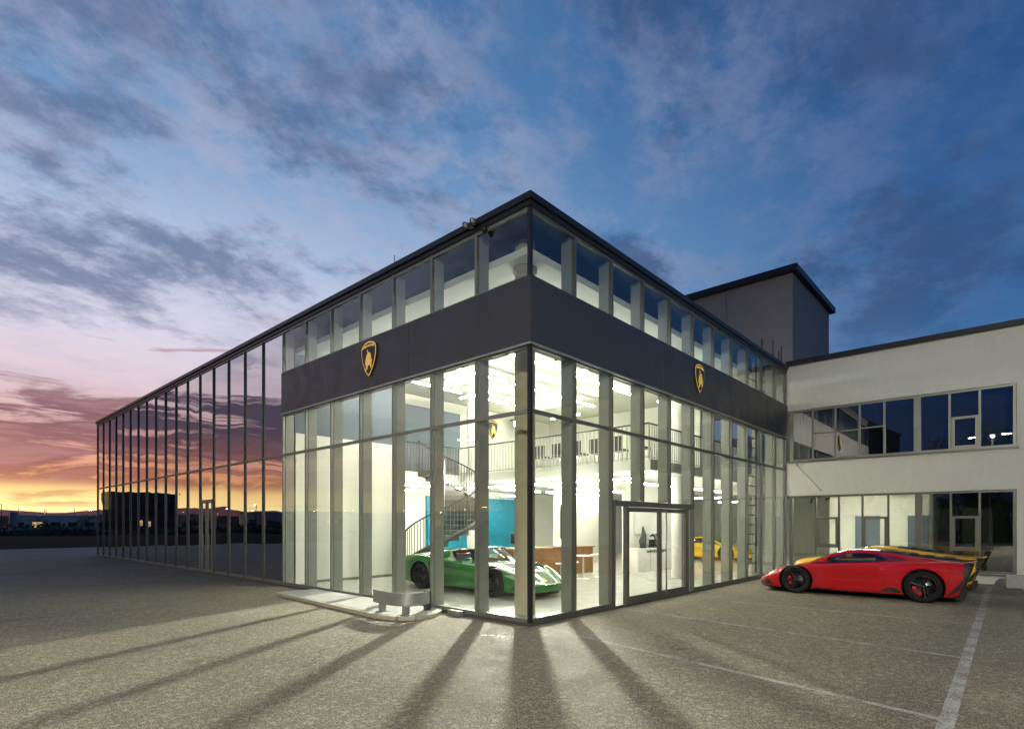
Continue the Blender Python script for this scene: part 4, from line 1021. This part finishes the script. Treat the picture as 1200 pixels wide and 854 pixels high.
def make_car(label, loc, rotz, P, colname, col, roofm=None, wing=False, group=None, steer=0., cal=True, red=False):
    root = thing('sports_car', label, 'sports car', loc, rotz, group); C = Car(P); pm = paint(colname, col)
    b = C.body(root, pm)
    for sg in (-1, 1):
        wheel(root, P['fx'], sg*(.80 if P is not roadster else .835), P['rf'], .245, sg, cal, .3); wheel(root, P['rx'], sg*(.80 if P is not roadster else .83), P['rr'], .30, sg, cal, .9)
    tubm = P.get('tub')
    if not tubm:
        for sg in (-1, 1):
            m = MB(); m.box(-.46,-.36,sg*.36-.2,sg*.36+.2,.80,.99); m.build('seat', M['matt'], root, bevel=.03)
            C.side_patch('side_window', M['cabin_glass'], root, [(-1.02,.925),(-.7,.885),(-.2,.838),(.3,.80),(.72,.765),(.98,.752)], [(-1.02,.932),(-.8,.985),(-.45,1.05),(-.1,1.075),(.2,1.062),(.5,.978),(.78,.85),(.98,.757)], sg, .004, 36, 10)
        ya = lambda x: -yb_(x)
        yb_ = pchip([(.16,.50),(.5,.54),(.8,.585),(1.06,.62)]); C.top_patch('windscreen', M['carglass'], root, .17, 1.06, ya, yb_, .005, 16, 18)
        yc = pchip([(-1.95,.50),(-1.2,.46),(-.4,.50)]); C.top_patch('engine_cover', M['matt'], root, -1.93, -.42, lambda x: -yc(x), yc, .005, 20, 14)
        for k in range(4):
            x = -1.75+.3*k; C.top_patch('louvre', M['trim'], root, x, x+.16, lambda x: -.36, lambda x: .36, .028, 3, 8)
        if roofm: yd = lambda x: .50; C.top_patch('roof_panel', roofm, root, -.40, .15, lambda x: -yd(x), yd, .006, 10, 14)
    else:
        for sg in (-1, 1):
            m = MB(); m.path([(.80,sg*.66,.76),(.35,sg*.56,1.10)], .022, 8); m.build('windscreen_pillar', M['trim'], root)
            m = MB(); m.quad((.62,sg*.70,.765),(.35,sg*.585,1.0),(-.1,sg*.64,.98),(-.30,sg*.74,.80)); m.build('side_window', M['windscreen'], root)
            s_ = MB(); s_.box(-.22,.28,sg*.34-.22,sg*.34+.22,.44,.60); s_.box(-.36,-.20,sg*.34-.22,sg*.34+.22,.5,.98); s_.box(-.36,-.24,sg*.34-.12,sg*.34+.12,.985,1.09); s_.build('seat', M['seatred'], root, bevel=.03)
        m = MB(); vs = []
        for i in range(9):
            y = -.66+1.32*i/8; k = 1-(y/.66)**2; vs += [(.80+.20*k, y, .765+.03*k), (.35+.10*k, y*.86, 1.10+.025*k)]
        m.add(vs, [(2*i,2*i+2,2*i+3,2*i+1) for i in range(8)], 0, True); m.build('windscreen', M['windscreen'], root)
        m = MB(); m.path([vs[2*i+1] for i in range(9)], .02, 8); m.build('header_rail', M['trim'], root)
        m = MB(); m.box(.55,.82,-.58,.58,.44,.76); m.build('dashboard', M['matt'], root, bevel=.03)
        m = MB(); m.path([(.50+.03*math.sin(a), .34+.17*math.cos(a), .74+.17*math.sin(a)) for a in [2*math.pi*k/20 for k in range(21)]], .014, 6, caps=False); m.build('steering_wheel', M['trim'], root)
        for k in range(4):
            x = -1.9+.3*k; C.top_patch('louvre', M['trim'], root, x, x+.17, lambda x: -.40, lambda x: .40, .012, 3, 8)
    d = P['fx']-1.30
    for sg in (-1, 1):
        # lower sill, side intake, mirror, headlight, tail light, shut lines
        C.side_patch('sill', M['trim'], root, [(-.90,.118),(.86,.118)], [(-.90,.15),(-.2,.14),(.86,.135)], sg, .006, 20, 3)
        C.side_patch('side_intake', M['matt'], root, [(-.92,.20),(-.50,.19)], [(-.92,.225),(-.80,.30),(-.70,.31),(-.50,.20)] if not tubm else [(-.92,.26),(-.84,.50),(-.74,.56),(-.50,.24)], sg, .005, 16, 4)
        if tubm: C.side_patch('shoulder_intake', M['matt'], root, [(-.95,.66),(-.42,.58)], [(-.95,.78),(-.42,.62)], sg, .005, 14, 4)
        C.side_patch('headlight', M['lens'], root, [(1.66+d,.545),(1.80+d,.50),(2.03+d,.415)], [(1.66+d,.552),(1.80+d,.55),(2.03+d,.425)], sg, .005, 14, 4)
        C.side_patch('front_intake', M['matt'], root, [(1.86+d,.20),(2.14+d,.19)], [(1.86+d,.22),(1.98+d,.33),(2.14+d,.29)], sg, .006, 10, 4)
        m = MB(); m.path([(.66,sg*.83,.80),(.64,sg*.93,.845)], .015, 6); m.add(*((lambda c: ([(c[0]+a*.085, c[1]+b_*.085*1.0, c[2]+e*.048) for a, b_, e in [(-1,-.9,-.8),(1,-.6,-.5),(1,.6,-.5),(-1,1,-.8),(-1,-.9,.9),(.7,-.5,.7),(.7,.5,.7),(-1,1,.9)]], [(0,3,2,1),(4,5,6,7),(0,1,5,4),(1,2,6,5),(2,3,7,6),(3,0,4,7)]))((.64, sg*.985, .865))))
        m.build('mirror', pm, root, bevel=.015)
        xs = [(.90,.70),(.905,.55),(.86,.38),(.84,.2)]
        def seam(pts, r=.0045):
            m = MB(); out = []
            for (xa, za), (xb, zb_) in zip(pts[:-1], pts[1:]):
                for q in range(5): x = xa+(xb-xa)*q/5; z = za+(zb_-za)*q/5; out.append(C.pos(x, (C.side_y(x, z)+.0005)*sg, z))
            m.path(out, r, 5); m.build('shut_line', M['matt'], root)
        seam([(.92,.715),(.93,.55),(.88,.38),(.80,.20)]); seam([(-.42,.80),(-.56,.62),(-.62,.42),(-.48,.22)]); seam([(.80,.20),(.2,.195),(-.48,.22)])
        C.side_patch('rear_bumper_trim', M['matt'], root, [(P['x0']+.01,.34),(P['x0']+.10,.27),(P['x0']+.26,.17)], [(P['x0']+.01,.62),(P['x0']+.10,.42),(P['x0']+.26,.19)], sg, .006, 12, 5)
        C.side_patch('tail_light', M['tail'], root, [(P['x0']+.004,.735),(P['x0']+.16,.745)], [(P['x0']+.004,.765),(P['x0']+.16,.752)], sg, .006, 10, 3)
    # nose intake, splitter, rear diffuser, exhausts, badge
    m = MB(); nx_ = P['x1']
    vs = []
    for i in range(13):
        y = -.80+1.6*i/12; x = nx_+.03-.50*(abs(y)/.80)**2.4; vs += [(x,y,.085),(x-.22,y,.085),(x,y,.105),(x-.22,y,.115)]
    fs = []
    for i in range(12):
        o = i*4; fs += [(o,o+4,o+5,o+1),(o+2,o+3,o+7,o+6),(o,o+2,o+6,o+4)]
    m.add(vs, fs); m.build('front_splitter', M['matt'], root)
    m = MB(); m.box(P['x0']+.10, P['x0']+.62, -.70, .70, .12, .20); 
    for y in (-.45,-.15,.15,.45): m.box(P['x0']+.02, P['x0']+.5, y-.01, y+.01, .08, .24)
    m.build('diffuser', M['matt'], root)
    for y in (-.22,.22):
        m = MB(); m.lathe([(.055,-.02),(.06,-.02),(.06,.15),(.001,.15),(.001,.12),(.052,.12)], (P['x0']-.02+.06,y,.46), axis='x', n=18); m.build('exhaust', M['disc'], root)
    C.top_patch('badge', M['gold'], root, P['x1']-.24, P['x1']-.15, lambda x: -.035, lambda x: .035, .006, 2, 2)
    if wing:
        m = MB(); m.box(P['x0']-.02, P['x0']+.26, -.80, .80, 1.14, 1.165); m.build('rear_wing', M['trim'], root, bevel=.008)
        for y in (-.45,.45): m = MB(); m.obox((P['x0']+.18,y,1.0),(0,0,1),.15,.012,.05); m.build('wing_support', M['trim'], root)
    else:
        m = MB(); vs = []; LB = P['lean']
        for i in range(11):
            y = -.70+1.4*i/10; k = (abs(y)/.70)**2; z = C.top_z(P['x0']+.05, y); b0 = P['x0']+LB(P['x0'])*(z-.5); vs += [(b0-.05+.05*k, y, z+.03), C.pos(P['x0']+.12, y, C.top_z(P['x0']+.12, y)+.003), (b0-.05+.05*k, y, z+.005)]
        fs = []
        for i in range(10): o = i*3; fs += [(o,o+1,o+4,o+3),(o+2,o,o+3,o+5)]
        m.add(vs, fs, 0, True); m.build('tail_spoiler', pm if not tubm else M['trim'], root)
    return root
make_car('red wedge shaped sports car parked side-on with its nose at the glass', (8.93,-3.32,0), R(90), coupe, 'red car paint', (.46,.003,.008))
make_car('yellow sports car parked outside just behind the red one', (11.75,-3.3,0), R(90), tall, 'yellow car paint', (.78,.42,.004))
make_car('green open-top sports car standing inside behind the glass corner', (3.12,4.42,.013), R(-90), roadster, 'green car paint', (.014,.135,.014), cal=False)
make_car('bright yellow sports car with rear wing inside the far showroom', (19.8,5.3,.013), R(-90), coupe, 'bright yellow car paint', (.85,.52,.003), wing=True)
# ------------------------------------------------------------------ surroundings
def tree(name, label, x, y, h, cr, seed, n=2600, group=None, z=0, leaf=.22):
    rnd = random.Random(seed); t_ = thing(name, label, 'tree', (x,y,z), 0, group)
    m = MB(); top = h*.62
    tr = [(0,0,0),(.06*h*rnd.uniform(-.3,.3),.02*h,h*.25),(.03*h,.04*h*rnd.uniform(-1,1),h*.45),(0,0,top)]
    m.path(tr, [h*.024,h*.018,h*.013,h*.006], 9)
    limbs = []
    for k in range(9):
        a = rnd.uniform(0, 6.28); z0 = h*rnd.uniform(.28,.6); L = cr*rnd.uniform(.5,.95); e = (L*math.cos(a), L*math.sin(a), z0+L*rnd.uniform(.3,.9))
        m.path([(0,0,z0),(e[0]*.5,e[1]*.5,z0+(e[2]-z0)*.6),e], [h*.009,h*.006,h*.002], 6); limbs.append(e)
    m.build('trunk', M['bark'], t_)
    c = MB(); cl = []
    for k in range(26):
        a = rnd.uniform(0,6.28); rr_ = cr*math.sqrt(rnd.random())*.85; zz = h*.64+(h*.34)*rnd.uniform(-1,1)*math.sqrt(max(0,1-(rr_/cr)**2)); cl.append((rr_*math.cos(a), rr_*math.sin(a), zz, cr*rnd.uniform(.18,.36)))
    cl += [(*e, cr*.3) for e in limbs]; vs = []; fs = []
    for k in range(n):
        q = rnd.choice(cl); v = Vector((rnd.gauss(0,1),rnd.gauss(0,1),rnd.gauss(0,.8))); v = v.normalized()*q[3]*rnd.random()**.4
        p = Vector(q[:3])+v; s_ = leaf*rnd.uniform(.5,1.2); a = Vector((rnd.gauss(0,1),rnd.gauss(0,1),rnd.gauss(0,1))).normalized(); b = a.orthogonal().normalized()
        o = len(vs); vs += [p+a*s_, p+b*s_*.5, p-a*s_, p-b*s_*.5]; fs.append((o,o+1,o+2,o+3))
    c.add(vs, fs); c.build('crown', M['leaf'], t_, recalc=False); return t_
# trees behind the camera that the wing's windows mirror
T0 = tree('broadleaf_tree', 'broadleaf tree standing on the far side of the lot, behind the viewer, nearest', -34, -11, 13, 5.2, 1, 5200, leaf=.15)
for k, (x, y, s_) in enumerate(((-38,-3,.9), (-30,-34,1.3), (-62,-3,.8), (-44,-24,1.5))):
    dup(T0, (x,y,0), k*1.3, ['small broadleaf tree behind the viewer, left of the others','wide broadleaf tree at the right end behind the viewer','far small broadleaf tree behind the first row behind the viewer','tall broad tree standing between the others behind the viewer'][k], (s_,s_,s_))
# roof garden conifer behind the wing
tree('small_tree', 'dark bushy treetop just showing above the wing roof beside the tower', 27.5, 1.2, 9.6, 2.6, 9, 1500)
# hedge line and treetops beyond the verge
for k, (x, y, h_) in enumerate(((-34,120,4.2), (-12,128,3.6), (-5,150,4.4), (3,138,3.9), (12,146,3.3), (21,150,4.2), (-52,110,4.6), (-70,100,5.2), (-24,118,3.4))):
    T = dup(T0, (x,y,0), k*.9, ['low round tree standing in the dark beyond the verge, crown spread wide'][0], (h_/13*1.3,h_/13*1.3,h_/13)); T['group'] = 'dark trees beyond the verge'
hd_ = MB(); core = []
for i in range(131):
    x = -150+2*i; core.append((x, .95+.3*math.sin(x*.13)+.18*math.sin(x*.7)+.1*math.sin(x*2.3)))
vs = []
for x, h_ in core: vs += [(x,70.2,.2),(x,70.5,h_*.8+.2),(x,71,h_+.3),(x,71.8,.2)]
hd_.add(vs, [(i*4+k,(i+1)*4+k,(i+1)*4+k+1,i*4+k+1) for i in range(130) for k in range(3)], 0, True)
rnd = random.Random(4); vs = []; fs = []
for k in range(14000):
    x = rnd.uniform(-150, 110); p = Vector((x, 71+rnd.uniform(-1.2,1.2), .4+rnd.random()*(1.15+.35*math.sin(x*.13)+.2*math.sin(x*.7)))); s_ = rnd.uniform(.12,.34)
    a = Vector((rnd.gauss(0,1),rnd.gauss(0,1),rnd.gauss(0,1))).normalized(); b = a.orthogonal().normalized(); o = len(vs); vs += [p+a*s_, p+b*s_*.5, p-a*s_, p-b*s_*.5]; fs.append((o,o+1,o+2,o+3))
hd_.add(vs, fs); tag(hd_.build('hedge', M['leaf'], recalc=False), 'long low dark hedge along the back of the grass verge', 'hedge')
# the tall shrub belt behind the viewer that the ground floor windows mirror
M['shrub'] = pbr('lit green shrub leaves', (.07,.10,.035), .7, spec=.2, var=.4, vscale=1.5)
sb = MB(); rnd = random.Random(8); vs = []; fs = []
for k in range(13000):
    y = rnd.uniform(-34, 30); h_ = 4.6+.8*math.sin(y*.3)+.5*math.sin(y*1.1); p = Vector((-31+rnd.uniform(-1.1,1.1)-.0*y, y, rnd.random()*h_)); s_ = rnd.uniform(.12,.34)
    a = Vector((rnd.gauss(0,1),rnd.gauss(0,1),rnd.gauss(0,1))).normalized(); b = a.orthogonal().normalized(); o = len(vs); vs += [p+a*s_, p+b*s_*.5, p-a*s_, p-b*s_*.5]; fs.append((o,o+1,o+2,o+3))
sb.add(vs, fs)
for k in range(32):
    y = -33+2*k; sb.path([(-31,y,0),(-31.1,y+.2,2.4),(-30.9,y-.1,4.0)], [.5,.9,.3], 8)
tag(sb.build('shrub_belt', M['shrub'], recalc=False), 'tall leafy shrub belt behind the viewer, mirrored green in the ground floor windows', 'shrubs')
# warehouses
M['shed'] = pbr('grey shed wall', (.30,.22,.20), .8, var=.15, vscale=.3); M['shedw'] = pbr('pale shed wall', (.60,.47,.40), .8, var=.1, vscale=.3)
M['shedr'] = pbr('shed roof', (.14,.11,.13), .7); M['redwall'] = pbr('reddish shed wall', (.35,.08,.08), .8, var=.5, vscale=.3)
M['winlit'] = emis('lit window', (1.,.62,.28), 1.2); M['windark'] = pbr('dark window', (.02,.02,.025), .15)
M['brick'] = pbr('dark office block wall', (.035,.022,.022), .85, var=.2, vscale=.5)
def shed(x, y, w_, d_, h, rot, label, mt, bays=6, lit=()):
    b = thing('warehouse', label, 'warehouse', (x,y,-.05), rot)
    m = MB(); m.box(-w_/2,w_/2,-d_/2,d_/2,0,h); m.build('wall', mt, b)
    m = MB(); r_ = h*.14; m.add([(-w_/2-.3,-d_/2-.3,h+.004),(w_/2+.3,-d_/2-.3,h+.004),(w_/2+.3,d_/2+.3,h+.004),(-w_/2-.3,d_/2+.3,h+.004),(-w_/2-.3,0,h+r_),(w_/2+.3,0,h+r_)], [(0,1,5,4),(2,3,4,5),(0,4,3),(1,2,5),(0,3,2,1)]); m.build('roof', M['shedr'], b)
    for k in range(bays):
        xx = -w_/2+(k+.5)*w_/bays; ww = w_/bays*.28
        m = MB(); m.box(xx-ww,xx+ww,-d_/2-.03,-d_/2-.002,h*.15 if k % 3 else .02,h*.55); m.build('window' if k % 3 else 'loading_door', M['winlit'] if k in lit else M['windark'], b)
shed(-52,232,44,20,5.2,R(8),'long grey warehouse at the far left beyond the hedge',M['shed'],8)
shed(-4,222,26,16,4.2,R(4),'reddish walled warehouse right of the long grey one',M['redwall'],5,(2,))
shed(28,226,26,16,4.4,R(-5),'pale warehouse closest to the left end of the showroom',M['shedw'],6,(1,))
shed(-110,220,50,24,6.5,R(14),'wide dim warehouse left of the frame in the mirrored town',M['shed'],9,(3,))
shed(-170,190,40,22,7,R(30),'tall dim warehouse far left in the mirrored town',M['shedw'],7,(5,))
tk = thing('silo', 'slim pale cylindrical silo standing beside the pale warehouse', 'silo', (15,215,0)); m = MB(); m.lathe([(.9,0),(.9,5.2),(.8,5.4),(.001,5.5)], n=20); m.build('tank', M['shed'], tk); m = MB(); m.path([(1.1,0,0),(1.1,0,5.4)], .08, 6); m.build('ladder', M['steel'], tk)
def office(x, y, w_, d_, h, rot, label, nf, nb, lit):
    b = thing('office_block', label, 'office block', (x,y,0), rot)
    m = MB(); m.box(-w_/2,w_/2,-d_/2,d_/2,0,h); m.build('wall', M['brick'], b); m = MB(); m.box(-w_/2-.2,w_/2+.2,-d_/2-.2,d_/2+.2,h+.002,h+.35); m.build('roof', M['fascia'], b)
    i = 0
    for f in range(nf):
        for k in range(nb):
            xx = -w_/2+(k+.5)*w_/nb; zz = h*(f+.35)/nf; i += 1
            m = MB(); m.box(xx-w_/nb*.3,xx+w_/nb*.3,-d_/2-.05,-d_/2-.003,zz,zz+h/nf*.42); m.build('window', M['winlit'] if i in lit else M['windark'], b)
office(-40,185,17,12,10.4,R(6),'dark office block left of the frame, mirrored in the far end of the glazing',3,6,(4,))
office(-40,16,20,22,13,R(95),'dark flat roofed block behind the viewer, mirrored in the upper wing windows',4,6,(9,))
# street lamps
def lamp_post(x, y, h, label, mt, group=None, arms=2, hs=1., z=0):
    t_ = thing('street_lamp', label, 'street lamp', (x,y,z), 0, group)
    m = MB(); m.path([(0,0,0),(0,0,h)], [.09*hs,.05*hs], 10); m.build('pole', M['darkgrey'], t_)
    for sg in ((-1,1) if arms == 2 else (1,)):
        m = MB(); m.path([(0,0,h-.05),(0,sg*.9*hs,h+.03)], .03*hs, 6); a_ = m.build('arm', M['darkgrey'], t_)
        m = MB(); m.box(-.16*hs,.16*hs,sg*.55*hs,sg*1.25*hs,h-.03,h+.09*hs); m.build('lamp_head', M['fascia'], t_)
        m = MB(); m.box(-.13*hs,.13*hs,sg*.58*hs,sg*1.2*hs,h-.075,h-.035); m.build('lamp_glow', mt, t_)
    return t_
LP1 = lamp_post(-17.1,-4.7,8.2,'lit twin-armed street lamp mirrored in the right end of the upper ribbon window',M['lampcool'])
dup(LP1, (-19.4,5.7,0), .1, 'lit twin-armed street lamp mirrored in the left part of the upper ribbon window')
dup(LP1, (-21,24,0), .2, 'lit twin-armed street lamp mirrored in the service door end of the glazing')
F1 = lamp_post(-60,150,7.5,'warm lit street lamp in the town beyond the hedge, on the far left',M['lampwarm'],arms=1,hs=1.8)
FG = 'lit street lamps scattered over the town'
F1['group'] = FG; F1['label'] = 'warm lit street lamp scattered in the town beyond the dark hedge'
rnd = random.Random(12)
for k in range(46):
    a = R(rnd.uniform(-42, 13)); d = rnd.choice((180,240,300,380,520,700)) * rnd.uniform(.85,1.15); zz = max(0,(d-500)*.04)
    o = dup(F1, (CAM.x+d*math.sin(a), CAM.y+d*math.cos(a), zz), rnd.uniform(0,6), None, (1,1,rnd.uniform(.7,1.25)))
lamp_post(-16,-13,7.6,'unseen street lamp added behind the viewer to brighten the forecourt',M['lampcool'],arms=2)  # unseen lamp, added to brighten the ground in front
# small concrete blocks at the far right
for k, (x, y, w_, h) in enumerate(((13.3,-6.25,.30,.36), (13.75,-6.9,.2,.22), (13.5,-7.6,.25,.26))):
    b = MB(); b.box(x-.22,x+.22,y-w_,y+w_,0,h); tag(b.build('concrete_block', M['slab'], bevel=.03), ['squat pale concrete block beside the yellow car tail','low concrete kerb block, second from the car tail','low concrete kerb block at the right picture edge'][k], 'block')
bn = thing('rubber_hose_reel', 'dark coiled hose lying between the concrete blocks and the wall', 'hose', (13.9,-7.2,0)); m = MB(); m.path([(.2*math.cos(a), .5*math.sin(a), .05+.004*i) for i, a in enumerate([k*.4 for k in range(60)])], .03, 6); m.build('coil', M['black'], bn)

# light at the mirrored street lamps, plus the added lamp behind the viewer
for k, (x, y, e) in enumerate(((-17.1,-4.7,3000), (-19.4,5.7,1600), (-21,24,1200), (-16,-13,12500))):
    ld_ = bpy.data.lights.new('street_light_beam', 'SPOT'); ld_.energy = e; ld_.color = (1,.93,.76); ld_.spot_size = R(160); ld_.spot_blend = .5; ld_.shadow_soft_size = .07
    lo_ = bpy.data.objects.new('street_light_beam', ld_); COL.objects.link(lo_); lo_.location = (x, y, 8.05); lo_.rotation_euler = (0, R(-28), 0)
